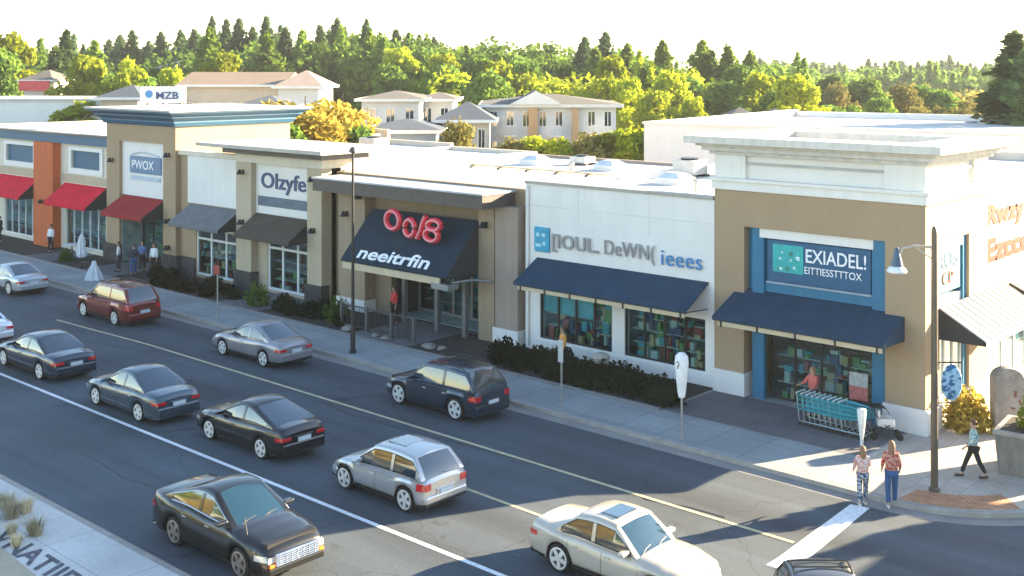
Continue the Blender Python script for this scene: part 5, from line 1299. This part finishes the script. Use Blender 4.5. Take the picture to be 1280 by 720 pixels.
PH = [(60,'above the red shop sign'),(140,'behind the white roof of the blue-banded shop'),(215,'behind the white roof sign'),(350,'beyond the long beige roof'),(450,'beyond the golden autumn tree'),(560,'beyond the first white apartment block'),(720,'beyond the hip roofed apartment block'),(805,'between the apartment block and the long white parapet'),(900,'over the western end of the long white parapet'),(965,'beyond the brown roofed hut'),(1030,'beyond the blue roofed shed'),(1150,'above the crown of the corner tower'),(1240,'above the east side of the corner tower'),(1400,'towering over the roofs at the eastern end')]
ORD = ['leftmost', 'second from left', 'third from left', 'fourth from left', 'fifth from left', 'sixth from left', 'seventh from left', 'eighth from left', 'ninth from left']
cnt = {}
for T_ in sorted(TL, key=lambda q: q[1]):
    ph = next(p for lim, p in PH if T_[1] < lim); cnt.setdefault((T_[0], ph), []).append(T_)
for (key, ph), L_ in cnt.items():
    for i, (k_, px, py, d, wd) in enumerate(L_):
        x, y = away(px, d); h = hgt(py, d)+.15
        lab = DESC[key]+' '+ph if len(L_) == 1 else '%s %s, %s' % (DESC[key], ph, ORD[i])
        tree(key, x, y, h, lab, 'trees of the skyline behind the shops', wd*(min(1.5, 24/h) if key in ('con', 'cony') else min(1.15, 12/h)), seed=i)
# masses of wood nobody could count
def wood(name, x0, x1, d0, d1, topf, n, size, mat, seed, mix=.5, cr=3.2):
    """a stand of crowns (cones and domes) too many to count, as one mesh"""
    rnd = random.Random(seed); V = []; Fc = []
    for i in range(n):
        px = rnd.uniform(x0, x1); d = rnd.uniform(d0, d1); x, y = away(px, d); h = max(4, hgt(topf(px), d)+rnd.gauss(0, 1.3)-.8)
        con = rnd.random() < mix; r = cr*rnd.uniform(.8, 1.25)*(.62 if con else 1)
        if con: h += rnd.uniform(0, 2.2)
        for q in range(150 if con else 170):
            if con:
                t = rnd.random()**.75; a = rnd.uniform(0, 6.283); rr = r*(1-t)**.9*rnd.uniform(.55, 1.1)+.1
                p = Vector((rr*math.cos(a), rr*math.sin(a), h-(1-t)*min(h, 11)-.3*rr)); nn = Vector((math.cos(a), math.sin(a), .5))
            else:
                dd = Vector((rnd.gauss(0, 1), rnd.gauss(0, 1), rnd.gauss(0, 1)+.3)); dd.normalize()
                k = rnd.uniform(.75, 1.05)*(1+.16*math.sin(4*math.atan2(dd.y, dd.x)+i)*math.cos(3*dd.z+i)); p = Vector((dd.x*r*k, dd.y*r*k, h-r*1.25+dd.z*r*1.2*k)); nn = dd.copy()
            nn += Vector((rnd.gauss(0, .5), rnd.gauss(0, .5), rnd.gauss(0, .5)))
            leaf_quad(V, Fc, Vector((x, y, 0))+p, size, rnd, nn)
    me = foliage(name, V, Fc, mat); o = bpy.data.objects.new(name, me); COL.objects.link(o); tag(o, kind='stuff'); return o
wood('woodland', -60, 480, 235, 275, lambda p: 62 if p < 225 else 52, 150, .62, LEAF_CON, 5, .4)
wood('woodland', -40, 480, 195, 232, lambda p: 74 if p < 225 else 62, 100, .6, LEAF_GRN, 15, .12)
wood('woodland', 440, 820, 200, 240, lambda p: 54+(p-440)*.05, 160, .6, LEAF_GRN, 6, .1, 3.6)
wood('woodland', 790, 1010, 190, 225, lambda p: 84, 80, .55, LEAF_GRN, 16, .3)
wood('woodland', 560, 900, 150, 185, lambda p: 90, 60, .5, LEAF_YEL, 26, .1)
wood('distant_woodland', 960, 1420, 300, 420, lambda p: 90+2*math.sin(p*.05), 260, .95, LEAF_GRN, 7, .5, 4)
wood('distant_woodland', 940, 1420, 430, 560, lambda p: 84+2*math.sin(p*.03+1), 300, 1.2, LEAF_CON, 8, .7, 4.5)
wood('woodland', 1020, 1260, 170, 215, lambda p: 116, 60, .5, LEAF_RUS, 9, .0, 3)
# ================================================================== background buildings
def frame_at(px, d): x, y = away(px, d); return x, y
def bg_building(px0, px1, d, eave, ridge, depth, wallm, roofm, label, name='apartment_building', floors=2, nwin=5, hip=True, over=.6, winm=None, base=-.15, cat='building', garage=False):
    """a block whose front faces the camera side, built in its own frame and turned towards the street grid"""
    xa, ya = away(px0, d); xb, yb = away(px1, d); L = math.hypot(xb-xa, yb-ya); rz = math.atan2(yb-ya, xb-xa)
    t = empty(name, (xa, ya, base), label, cat, None, rz=rz)
    ze = hgt(eave, d)-base; zr = hgt(ridge, d+depth/2)-base
    w = MB(); hs = []
    fh = ze/floors
    wins = []
    for f in range(floors):
        for i in range(nwin):
            c = L*(i+.5)/nwin; ww = min(1.7, L/nwin*.5); z0 = f*fh+fh*.26; wins.append((c-ww/2, c+ww/2, z0, z0+fh*.54))
    wall_open(w, 0, L, 0, ze, 0, .25, wins); w.box(0, L, depth-.25, depth, 0, ze); w.box(0, .25, .252, depth-.252, 0, ze); w.box(L-.25, L, .252, depth-.252, 0, ze)
    w.build('wall', wallm, t)
    r = MB(); o = over
    A = [(-o, -o, ze), (L+o, -o, ze), (L+o, depth+o, ze), (-o, depth+o, ze)]
    hi = min(depth/2, L/2)*.95 if hip else -.0001+0
    Rg = [(hi-(0 if hip else o), depth/2, zr), (L-hi+(0 if hip else o), depth/2, zr)]
    r.quad([A[0], A[1], Rg[1], Rg[0]]); r.quad([A[2], A[3], Rg[0], Rg[1]]); r.quad([A[3], A[0], Rg[0]]); r.quad([A[1], A[2], Rg[1]])
    r.quad([A[0], A[3], A[2], A[1]])
    ro = r.build('roof', roofm, t)
    fa = MB(); fa.box(-o, L+o, -o-.06, -o-.003, ze-.22, ze+.03); fa.box(-o-.06, -o-.003, -o, depth+o, ze-.22, ze+.03); fa.box(L+o+.003, L+o+.06, -o, depth+o, ze-.22, ze+.03); fa.build('gutter', WHITE2, ro)
    for (a_, b_, c_, d_) in wins:
        f = MB(); f.box(a_, b_, -.04, .1, c_, c_+.08); f.box(a_, b_, -.04, .1, d_-.08, d_); f.box(a_, a_+.08, -.04, .1, c_+.08, d_-.08); f.box(b_-.08, b_, -.04, .1, c_+.08, d_-.08); f.box((a_+b_)/2-.03, (a_+b_)/2+.03, -.02, .1, c_+.08, d_-.08)
        fo = f.build('window', WHITE2, t)
        g = MB(); g.box(a_+.04, b_-.04, .11, .15, c_+.04, d_-.04); g.build('pane', winm or GLASS, fo)
    return t, L, ze, zr, depth
OFFW = M('warm_siding', (.62, .62, .60), .85, var=.05, scale=.8, bscale=8, fine=.04)
BEIGEW = M('beige_siding', (.55, .46, .35), .85, var=.06, scale=.8, bscale=8, fine=.04)
OCHW = M('ochre_siding', (.52, .33, .17), .85, var=.1, scale=.8, bscale=8, fine=.04)
t, L, ze, zr, dp = bg_building(452, 524, 112, 124, 113, 12, OFFW, SHINGLE, 'two storey off-white apartment block with low brown roof right of the golden tree', nwin=3)
t, L, ze, zr, dp = bg_building(524, 566, 118, 124, 115, 10, OFFW, SHINGLE, 'off-white apartment wing between the first block and the hip roofed block', nwin=2)
t, L, ze, zr, dp = bg_building(607, 770, 106, 131, 117, 13, OFFW, SHINGLE, 'long two storey apartment block with brown hip roof and small centre gable', nwin=8, floors=3)
# gable, bay panels, balconies on the long block
m = MB(); gx = L*.38
m.quad([(gx-2.4, -.9, ze+.05), (gx+2.4, -.9, ze+.05), (gx, -.9, ze+1.25)]); m.quad([(gx-2.4, -.9, ze+.05), (gx, -.9, ze+1.25), (gx, dp*.4, ze+1.25), (gx-2.4, dp*.25, ze+.1)], 1); m.quad([(gx, -.9, ze+1.25), (gx+2.4, -.9, ze+.05), (gx+2.4, dp*.25, ze+.1), (gx, dp*.4, ze+1.25)], 1)
m.build('gable', [WHITE2, SHINGLEB], t)
m = MB(); m.box(L*.33, L*.40, -.5, -.06, 0, ze-.25); m.box(L*.66, L*.71, -.5, -.06, 0, ze-.25); m.each('ochre_bay', OCHW, t)
for f in (1, 2):
    for a_ in (.14, .47, .80):
        b = MB(); z = ze/3*f; b.box(L*a_, L*(a_+.10), -1.3, -.06, z-.12, z)
        for q in range(9): xx = L*a_+L*.10*q/8; b.box(xx-.02, xx+.02, -1.3, -1.26, z, z+.9)
        b.box(L*a_, L*(a_+.10), -1.31, -1.25, z+.9, z+.95); b.build('balcony', WHITE2, t)
t, L, ze, zr, dp = bg_building(552, 612, 98, 150, 127, 9, BEIGEW, SHINGLEB, 'tan house with steep dark gabled roof between the apartment blocks', name='gabled_house', nwin=3, hip=True)
t, L, ze, zr, dp = bg_building(462, 545, 92, 163, 148, 9, M('blue_grey_siding', (.16, .22, .32), .85), SHINGLEB, 'low blue grey garage row with shingle roof before the white apartment block', name='garage_row', nwin=3, floors=1)
t, L, ze, zr, dp = bg_building(228, 350, 128, 106, 90, 12, BEIGEW, M('long_beige_roof', (.20, .155, .115), .9, var=.08, scale=.6, bscale=10, fine=.12), 'long low building with broad beige roof and dark carport openings', name='carport_building', nwin=7, floors=1, hip=False, winm=FRAMED)
t, L, ze, zr, dp = bg_building(296, 352, 88, 134, 119, 8, OFFW, SHINGLEB, 'white house with steep blue slate roof left of the golden tree', name='slate_roofed_house', nwin=3, floors=1)
t, L, ze, zr, dp = bg_building(262, 310, 82, 160, 139, 7, BEIGEW, SHINGLEB, 'small house with low blue grey pyramid roof behind the cornice', name='small_house', nwin=2, floors=1)
t, L, ze, zr, dp = bg_building(200, 262, 205, 84, 70, 14, OFFW, M('pale_roof', (.3, .27, .25), .9), 'pale roofed white house far off below the dark conifers', name='white_house', nwin=3, floors=1)
t, L, ze, zr, dp = bg_building(348, 398, 124, 108, 88, 10, OFFW, M('pinkish_roof', (.3, .24, .2), .9), 'pale house with pinkish roof half hidden behind the golden tree', name='pale_house', nwin=2, floors=1)
t, L, ze, zr, dp = bg_building(908, 962, 112, 156, 134, 8, BEIGEW, SHINGLE, 'brown roofed hut with blunt hip roof behind the long white parapet', name='brown_hut', nwin=2, floors=1)
t, L, ze, zr, dp = bg_building(962, 992, 116, 152, 135, 6, M('blue_shed_wall', (.28, .34, .42), .8), SHINGLEB, 'small blue grey roofed shed beside the yellow green tree', name='blue_shed', nwin=1, floors=1)
t, L, ze, zr, dp = bg_building(126, 172, 112, 122, 106, 8, BEIGEW, SHINGLEB, 'small tan shop with dark roof left of the white roof sign', name='tan_shop', nwin=2, floors=1)
t, L, ze, zr, dp = bg_building(30, 62, 150, 100, 87, 8, OFFW, SHINGLE, 'pale shop with red sign fascia below the leftmost trees', name='far_shop', nwin=1, floors=1)
m = MB(); m.box(-.3, L+.3, -.9, -.7, ze-1.4, ze-.1); sgn_ = m.build('sign_fascia', M('far_red_sign', (.6, .05, .06), .5, var=.2, scale=1.5), t)
# long white warehouse behind to the right
t = empty('warehouse', (*away(805, 84), -.15), 'long white flat roofed building with plain parapet behind the corner tower', 'building', None, rz=R(8))
m = MB(); m.box(0, 75, 0, .4, 0, 7.6); m.box(0, .4, .402, 30, 0, 7.6); m.box(.402, 75, 29.6, 30, 0, 7.6); m.box(74.6, 75, .402, 29.598, 0, 7.6); m.build('wall', WHITE, t)
m = MB(); m.box(.402, 74.598, .402, 29.598, 6.9, 7.1); m.build('roof', ROOF, t)
m = MB(); m.box(-.1, 75.1, -.12, .5, 7.6, 7.75); m.box(-.1, .5, .502, 30.1, 7.6, 7.75); m.build('parapet_cap', WHITE2, t)
# white shop strip further left beyond the shop roof
t = empty('store_building', (*away(-60, 118), -.15), 'white flat roofed store far left behind the blue-banded shop', 'store', None, rz=R(42))
m = MB(); m.box(0, 20, 0, 12, 0, 8.3); m.build('wall', WHITE, t); m = MB(); m.box(-.2, 20.2, -.2, 12.2, 8.3, 8.5); m.build('roof', ROOF, t)
# white roof sign
x, y = away(175, 96); x2, y2 = away(231, 96)
t = empty('sign_board', (x, y, 0), 'white roof sign with dark letters behind the blue corniced tower', 'sign', None, rz=math.atan2(y2-y, x2-x))
L = math.hypot(x2-x, y2-y); z0, z1 = hgt(129, 96), hgt(108, 96)
m = MB(); m.box(0, L, 0, .35, z0, z1); m.build('panel', WHITE2, t, bevel=.03)
m = MB()
for q in (.15, .5, .85): m.tube([(L*q, .2, 0), (L*q, .2, z0)], .12, 8)
m.each('post', DGREY, t)
o = _t('lettering', 'MZB', LNAVY, t, (L*.36, -.01, z0+.35), (1, 0, 0), (0, 0, 1), width=L*.5, height=(z1-z0)*.42, extrude=.04, bold=.02)
m = MB(); m.lathe([(.25, -.05), (.32, 0), (.25, .02)], (L*.2, -.02, z0+.75), 16, axis='y'); m.build('emblem', LBLUE, t)

# ---- foreground trees between the roofs and the blocks
def at(px, py, d, h): x, y = away(px, d); return x, y, h
x, y = away(382, 78); tree('aut', x, y, hgt(97, 78), 'large golden autumn tree rising behind the cafe roof', None, 1.15, 3)
x, y = away(428, 84); tree('aut', x, y, hgt(96, 84), 'paler golden tree just right of the large golden one', None, .9, 5)
x, y = away(358, 74); tree('grn', x, y, hgt(138, 74), 'small green tree at the foot of the large golden tree', None, .8, 2)
x, y = away(449, 80); tree('grn', x, y, hgt(150, 80), 'round green bush tree left of the blue grey garages', None, .9, 4)
x, y = away(575, 84); tree('rus', x, y, hgt(140, 84), 'bare brownish tree before the gabled house', None, .8, 4)
for i, (px, py, wd) in enumerate(((640, 168, 1.2), (668, 166, 1.3), (700, 160, 1.3), (732, 158, 1.3), (762, 160, 1.3), (790, 158, 1.2), (742, 150, .8), (780, 146, 1.0))):
    x, y = away(px, 88); tree('yel' if i % 3 else 'rus', x, y, hgt(py, 88)+.15, ['yellow green shrub tree left of all before the long apartment block', 'olive shrub tree under the second apartment bay'][0] if i == 0 else '%s shrub tree before the long apartment block, %s in its row' % ('olive' if i % 3 == 0 else 'yellow green', ORD[i] if i < len(ORD) else ''), 'shrub trees before the apartment block', wd, i)
x, y = away(104, 118); tree('yel', x, y, hgt(112, 118)+.15, 'low yellow bush behind the white shop roof', None, 1.4, 4)
x, y = away(1118, 150); tree('yel', x, y, hgt(141, 150)+.15, 'low olive yellow bush behind the tower crown', None, 2.0, 4)
x, y = away(1040, 146); tree('grn', x, y, hgt(130, 146)+.15, 'dark green bush tree left of the small white utility box', None, 1.2, 6)

# side street trees and building out of frame that throw the shade on the junction
for i, (x, y, h) in enumerate(((-6.3, 39.8, 4.9), (-1.8, 38.4, 7.0), (-1.0, 34.0, 7.5))): tree('grn', x, y, h, 'street tree on the side street pavement, %s from the corner' % ['nearest', 'second', 'third'][i], 'side street trees', .5, i)
t = empty('brick_building', (0, 44, -.15), 'plain building on the far corner of the side street', 'building')
m = MB(); m.box(-3.0, 16, -1, 4, 0, 5.4); m.build('wall', TAN, t); m = MB(); m.box(-3.3, 16.3, -1.3, 4.3, 5.4, 5.7); m.build('roof', ROOF, t)
# autumn trees across the near pavement, behind the camera
for i in range(12):
    tree(['yel', 'aut', 'grn'][i % 3], -58+5.6*i+random.uniform(-1, 1), -9+random.uniform(-1.5, 1.5), random.uniform(6.5, 8.5), 'street tree behind the near pavement, number %s of the row' % ['one', 'two', 'three', 'four', 'five', 'six', 'seven', 'eight', 'nine', 'ten', 'eleven', 'twelve'][i], 'near pavement trees', 1.0, i)

# ---- shrubs in the bed
def bush_mesh(name, r, h, seed, mat, n=900, size=.06):
    rnd = random.Random(seed); V = []; Fc = []
    for i in range(n):
        d = Vector((rnd.gauss(0, 1), rnd.gauss(0, 1), abs(rnd.gauss(0, 1)))); d.normalize(); k = rnd.uniform(.6, 1.05)*(1+.18*math.sin(5*math.atan2(d.y, d.x)+seed))
        leaf_quad(V, Fc, Vector((d.x*r*k, d.y*r*k, .05+d.z*h*k)), size, rnd)
    return foliage(name, V, Fc, mat)
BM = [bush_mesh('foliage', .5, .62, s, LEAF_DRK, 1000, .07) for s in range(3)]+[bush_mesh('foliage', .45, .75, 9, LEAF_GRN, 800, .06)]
def bush(x, y, s, k, label, group):
    t = empty('shrub', (x, y, .0), label, 'shrub', group, rz=random.uniform(0, 6)); t.scale = (s, s, s)
    o = bpy.data.objects.new('foliage', BM[k]); COL.objects.link(o); o.parent = t
    m = MB(); m.tube([(0, 0, 0), (.03, 0, .3)], .03, 5); m.build('stem', BARK, t)
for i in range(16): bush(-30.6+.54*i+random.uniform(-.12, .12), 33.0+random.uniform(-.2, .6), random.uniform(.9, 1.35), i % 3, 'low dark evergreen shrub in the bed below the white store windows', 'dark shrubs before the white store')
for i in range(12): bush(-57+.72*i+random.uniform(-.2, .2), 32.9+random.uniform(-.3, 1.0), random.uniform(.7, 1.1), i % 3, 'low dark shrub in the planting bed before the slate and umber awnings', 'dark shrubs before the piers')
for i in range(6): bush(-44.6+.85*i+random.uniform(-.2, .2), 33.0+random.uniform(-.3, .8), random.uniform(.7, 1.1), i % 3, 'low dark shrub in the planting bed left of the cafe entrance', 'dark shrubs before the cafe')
bush(-46.7, 33.1, 1.25, 3, 'bright green shrub in the bed between the sign post and the umber awning', None)
bush(-41.0, 33.4, 1.3, 3, 'upright green shrub beside the white plinth of the cafe', None)
bush(-65.8, 33.0, .9, 3, 'small green shrub beside the white folded parasol', None)
for i, (x, y, s) in enumerate(((-34.4, 32.8, .3), (-33.8, 33.0, .22), (-36.8, 32.6, .26), (-37.6, 32.7, .2), (-39.4, 32.7, .3))):
    m = MB(); m.lathe([(.2, -.1), (.95, .1), (1, .45), (.6, .8), (.1, .9)], (0, 0, 0), 9); m.v = [(vx*s*random.uniform(.8, 1.2), vy*s*random.uniform(.8, 1.2), vz*s*.8) for vx, vy, vz in m.v]
    o = m.build('boulder', M('landscape_rock', (.22, .20, .18), .95, var=.25, bump=.6, bscale=6, fine=.2), smooth=50); o.location = (x, y, 0); tag(o, 'rounded landscape boulder in the cafe planting bed, %s along it' % ['fourth', 'fifth', 'third', 'second', 'first'][i], 'boulder', 'boulders before the cafe')
# cafe terrace rail
t = empty('terrace_railing', (-38.5, 33.0, 0), 'low dark grey terrace railing before the cafe entrance', 'railing')
m = MB()
for x in (-1.7, -1.6+1.6, 1.6, 3.0): m.box(x-.06, x+.06, -.06, .06, 0, 1.05)
m.each('post', M('dark_grey_post', (.10, .10, .10), .6), t)
m = MB(); m.box(-1.7, 3.0, -.02, .02, .98, 1.04); m.box(-1.7, 3.0, -.02, .02, .12, .16)
for k in range(30): m.box(-1.6+k*.155, -1.585+k*.155, -.01, .01, .16, .98)
m.build('rail', DGREY, t)
# bright shrub in the planter, tan bush by the slab
V = []; Fc = []; rnd = random.Random(3)
t = [o for o in bpy.data.objects if o.name == 'planter'][0]
me = bush_mesh('shrub', .62, 1.15, 77, LEAF_YEL, 1800, .085); o = bpy.data.objects.new('planter_shrub', me); COL.objects.link(o); o.location = (-10.85, 34.45, 1.22); tag(o, 'yellow green leafy shrub growing in the big concrete planter', 'shrub')
me = bush_mesh('ornamental_grass', .7, 1.1, 78, LEAF_AUT, 2200, .08); o = bpy.data.objects.new('ornamental_shrub', me); COL.objects.link(o); o.location = (-14.0, 37.0, 0); tag(o, 'tan feathery bush against the side wall of the corner tower', 'shrub')
# dry grass tufts bottom left
def tuft(name, n, h, seed, mat):
    rnd = random.Random(seed); m = MB()
    for i in range(n):
        a = rnd.uniform(0, 6.28); r = rnd.uniform(0, .25); lx = rnd.uniform(.15, .6)*h; d = Vector((math.cos(a), math.sin(a), 0)); b = d*r; s = Vector((-d.y, d.x, 0))*.012
        p1 = b+d*lx*.35+Vector((0, 0, h*.6)); p2 = b+d*lx+Vector((0, 0, h*rnd.uniform(.6, 1)))
        m.quad([b-s, b+s, p1+s, p1-s]); m.quad([p1-s, p1+s, p2])
    me = bpy.data.meshes.new(name); me.from_pydata([tuple(v) for v in m.v], [], m.f); me.materials.append(mat); return me
TM = [tuft('ornamental_grass_tuft', 160, .8, s, LEAF_DRY) for s in range(3)]
rnd = random.Random(17)
for i, (x, y) in enumerate([(-31.2, 12.4), (-30.4, 12.2), (-30.0, 11.2), (-29.2, 11.4), (-31.6, 11.3), (-30.9, 13.6), (-31.9, 13.3), (-31.3, 12.9), (-31.9, 12.8), (-29.8, 12.75), (-30.8, 13.2), (-32.6, 12.2), (-29.3, 13.1), (-31.6, 13.5), (-30.3, 11.7), (-29.0, 12.5)]):
    o = bpy.data.objects.new('ornamental_grass_tuft', TM[i % 3]); COL.objects.link(o); o.location = (x+1.5, y+.05, 0); s = rnd.uniform(.45, .75); o.scale = (s, s, s*.8); o.rotation_euler.z = rnd.uniform(0, 6)
    tag(o, 'dry straw coloured grass tuft on the verge of the near pavement', 'grass tuft', 'dry grass tufts on the sandy verge')
# parasol, cone, tables
t = empty('parasol', (-62.9, 32.5, 0), 'folded white parasol standing before the second scarlet awning', 'parasol')
def pleated(prof, n=32, k=8, amp=.28):
    m = MB(); i0 = 0
    for (r, z) in prof:
        for j in range(n):
            a_ = 2*math.pi*j/n; q = r*(1+amp*math.cos(k*a_+z*.6)); m.v.append((q*math.cos(a_), q*math.sin(a_), z))
    for q in range(len(prof)-1):
        for j in range(n):
            a_ = q*n+j; b_ = q*n+(j+1) % n; m.f.append((a_, b_, b_+n, a_+n)); m.m.append(0)
    return m
m = pleated([(.16, .62), (.24, .70), (.26, .95), (.17, 1.25), (.20, 1.45), (.12, 1.8), (.02, 2.02)]); m.build('canopy', M('white_canvas2', (.66, .68, .72), .85, bump=.5, bscale=4), t, smooth=30)
m = MB(); m.tube([(0, 0, 0), (0, 0, 2.0)], .03, 8); m.lathe([(.3, 0), (.3, .07), (.05, .1)], (0, 0, 0), 14); m.build('pole', BLACK, t)
m = pleated([(.46, 0), (.40, .25), (.22, .65), (.12, .85), (.10, 1.0), (.02, 1.03)], amp=.14); o = m.build('cover', M('white_canvas3', (.6, .62, .66), .85, bump=.5, bscale=4), smooth=30); o.location = (-59.0, 31.2, 0); o.name = 'sheeted_planter'; tag(o, 'pale conical canvas cover on the pavement behind the red SUV', 'cover')
for i, (x, y) in enumerate(((-64.6, 33.6), (-67.0, 34.0))):
    t = empty('cafe_table', (x, y, .01), ['white round table beside the folded parasol', 'white round table nearer the orange pier'][i], 'table', 'white tables before the scarlet awning')
    m = MB(); m.lathe([(.55, .72), (.6, .74), (.6, .76), (.02, .765)], (0, 0, 0), 18); m.build('table_top', WHITE2, t); m = MB(); m.lathe([(.25, 0), (.25, .03), (.04, .05), (.04, .72)], (0, 0, 0), 10); m.build('leg', DGREY, t)
t = empty('litter_bin', (-26.0, 33.5, 0), 'beige hooded litter bin in front of the left white store window', 'litter bin')
m = MB(); m.lathe([(.24, 0), (.28, .1), (.3, .8), (.3, .85)], (0, 0, 0), 16); m.build('bin', M('beige_bin', (.42, .38, .30), .7), t, smooth=40)
m = MB(); m.lathe([(.32, .86), (.33, .92), (.26, 1.02), (.12, 1.08), (.02, 1.09)], (0, 0, 0), 16); m.build('hood', M('cream_bin', (.34, .31, .26), .6), t, smooth=40)
# rooftop plant
def unit(x, y, z, sx, sy, h, label, group='rooftop units', mat=None):
    t = empty('rooftop_unit', (x, y, z), label, 'rooftop unit', group)
    m = MB(); m.box(-sx/2, sx/2, -sy/2, sy/2, .12, h); m.build('casing', mat or M('unit_casing', (.5, .5, .48), .5, metal=.3), t, bevel=.02)
    m = MB(); m.lathe([(min(sx, sy)*.36, h), (min(sx, sy)*.38, h+.08), (.03, h+.06)], (0, 0, 0), 14); m.build('fan', BLACK, t)
    m = MB(); m.box(-sx/2-.1, sx/2+.1, -sy/2, -sy/2+.12, 0, .12); m.box(-sx/2-.1, sx/2+.1, sy/2-.12, sy/2, 0, .12); m.each('curb', DGREY, t)
unit(-29.0, 48.5, 6.35, 1.6, 1.3, .9, 'grey unit on the white store roof, nearest the tower')
unit(-30.6, 46.3, 6.35, 1.2, 1.2, .8, 'small unit by the cafe side of the white store roof')
unit(-25.6, 48.8, 6.35, 2.0, 1.4, 1.0, 'widest unit on the white store roof')
unit(-38.5, 48, 6.35, 1.0, .9, .45, 'low vent box on the cafe roof')
unit(-20.5, 50.5, 6.75, 1.5, 1.3, .9, 'unit on the roof behind the corner tower')
unit(-53, 46, 6.5, 1.4, 1.2, .8, 'unit on the roof behind the slate awning shop')
unit(-73, 46, 6.6, 1.6, 1.4, .7, 'unit on the roof of the blue-banded shop')
def skylight(x, y, z, label):
    t = empty('skylight', (x, y, z), label, 'skylight', 'roof skylights'); m = MB(); m.box(-.65, .65, -.65, .65, 0, .28); m.build('curb', WHITE2, t)
    m = MB(); i = 0; m.v = [(-.6, -.6, .28), (.6, -.6, .28), (.6, .6, .28), (-.6, .6, .28), (-.3, -.3, .5), (.3, -.3, .5), (.3, .3, .5), (-.3, .3, .5)]; m.f = [(0,1,5,4), (1,2,6,5), (2,3,7,6), (3,0,4,7), (4,5,6,7)]; m.m = [0]*5; m.build('dome', M('skylight_acrylic', (.55, .62, .66), .25), t)
skylight(-29.2, 43, 6.35, 'square skylight on the white store roof, left of the vents'); skylight(-25.0, 43.2, 6.35, 'square skylight on the white store roof, nearer the tower')
skylight(-35.5, 46.5, 6.35, 'square skylight at the middle of the cafe roof'); skylight(-40.5, 46.5, 6.35, 'square skylight towards the umber awning end of the cafe roof')
t = empty('roof_pipe', (-34, 43, 6.35), 'long gas pipe on sleepers running along the cafe roof', 'pipe')
m = MB(); m.tube([(-8, 0, .14), (2, 0, .14)], .04, 6); m.build('pipe', M('yellowed_pipe', (.5, .42, .2), .6), t); m = MB()
for q in range(6): m.box(-7.8+1.9*q, -7.65+1.9*q, -.2, .2, 0, .1)
m.each('sleeper', DGREY, t)
for i, (x, y, z) in enumerate(((-26.5, 40.5, 6.35), (-29.4, 39, 6.35), (-36, 44, 6.35), (-24, 46, 6.35))):
    m = MB(); m.lathe([(.09, 0), (.09, .4), (.16, .42), (.16, .5), (.02, .56)], (0, 0, 0), 10); o = m.build('roof_vent', STEEL, smooth=40); o.location = (x, y, z); tag(o, ['short metal vent pipe at the front middle of the white store roof', 'short metal vent pipe near the front left of the white store roof', 'lone metal vent pipe on the cafe roof', 'short metal vent pipe close to the tower wall'][i], 'roof vent', 'roof vents')
# parked cars seen between the rear houses
car('white_van', 'white parked van before the blue grey garages behind the shop roofs', 0, 2.9, 0, 1, WHT, 'suv', W=1.9, H=1.9, group='cars parked behind the shops')
v_ = [o for o in bpy.data.objects if o.name == 'white_van'][0]; x, y = away(493, 80); v_.location = (x, y, .1); v_.rotation_euler.z = R(40)
car('navy_car', 'dark blue car parked on the rise beside the long beige roof', 0, 2.7, 0, 1, NAVY, W=1.8, H=1.45, group='cars parked behind the shops')
v_ = [o for o in bpy.data.objects if o.name == 'navy_car'][0]; x, y = away(357, 180); v_.location = (x, y, hgt(106, 180)); v_.rotation_euler.z = R(40)
m = MB(); x, y = away(357, 180); m.box(x-3.6, x+3.6, y-3.6, y+3.6, -.15, hgt(106, 180)-.01); o = m.build('terrace', EARTH); tag(o, kind='structure')

# ================================================================== light, sky, camera
SUN_EL, SUN_AZ = 15.5, math.degrees(math.atan2(.424, .905))   # azimuth from +y towards +x
sd = Vector((math.sin(R(SUN_AZ))*math.cos(R(SUN_EL)), math.cos(R(SUN_AZ))*math.cos(R(SUN_EL)), math.sin(R(SUN_EL))))
sun = bpy.data.lights.new('sun', 'SUN'); sun.energy = 5.0; sun.angle = R(.5); sun.color = (1.0, .78, .50)
so = bpy.data.objects.new('sun', sun); COL.objects.link(so); so.rotation_euler = sd.to_track_quat('Z', 'Y').to_euler(); so.location = (0, 0, 60)
wd = bpy.data.worlds.new('World'); scene.world = wd; wd.use_nodes = True
N = wd.node_tree.nodes; L = wd.node_tree.links; bg = N['Background']
sky = N.new('ShaderNodeTexSky'); sky.sky_type = 'NISHITA'; sky.sun_disc = False; sky.sun_elevation = R(SUN_EL); sky.sun_rotation = R(SUN_AZ)
sky.air_density = 1.0; sky.dust_density = 0.4; sky.ozone_density = 1.0; sky.altitude = 100
L.new(sky.outputs[0], bg.inputs[0]); bg.inputs[1].default_value = .064
hz = MB(); hz.box(-620, 120, -40, 640, -1.5, 32); ho = hz.build('haze', MATS['white_trim']); tag(ho, kind='stuff')
hm = bpy.data.materials.new('haze_air'); hm.use_nodes = True; hn = hm.node_tree; hn.nodes.clear()
ou = hn.nodes.new('ShaderNodeOutputMaterial'); pv = hn.nodes.new('ShaderNodeVolumePrincipled'); pv.inputs['Color'].default_value = (.86, .93, 1, 1); pv.inputs['Density'].default_value = .00018; pv.inputs['Anisotropy'].default_value = .2
hn.links.new(pv.outputs[0], ou.inputs['Volume']); ho.data.materials.clear(); ho.data.materials.append(hm)
cam = bpy.data.cameras.new('camera'); co = bpy.data.objects.new('camera', cam); COL.objects.link(co)
co.location = (0, 0, H0); co.rotation_euler = (R(90), 0, R(YAW)); cam.sensor_width = 36; cam.lens = FL/1280*36; cam.shift_y = -275/1280
cam.clip_start = .5; cam.clip_end = 6000; scene.camera = co
scene.render.engine = 'CYCLES'
vs = scene.view_settings; vs.view_transform = 'Standard'; vs.look = 'None'; vs.gamma = 1; vs.exposure = EXPO; vs.use_curve_mapping = False
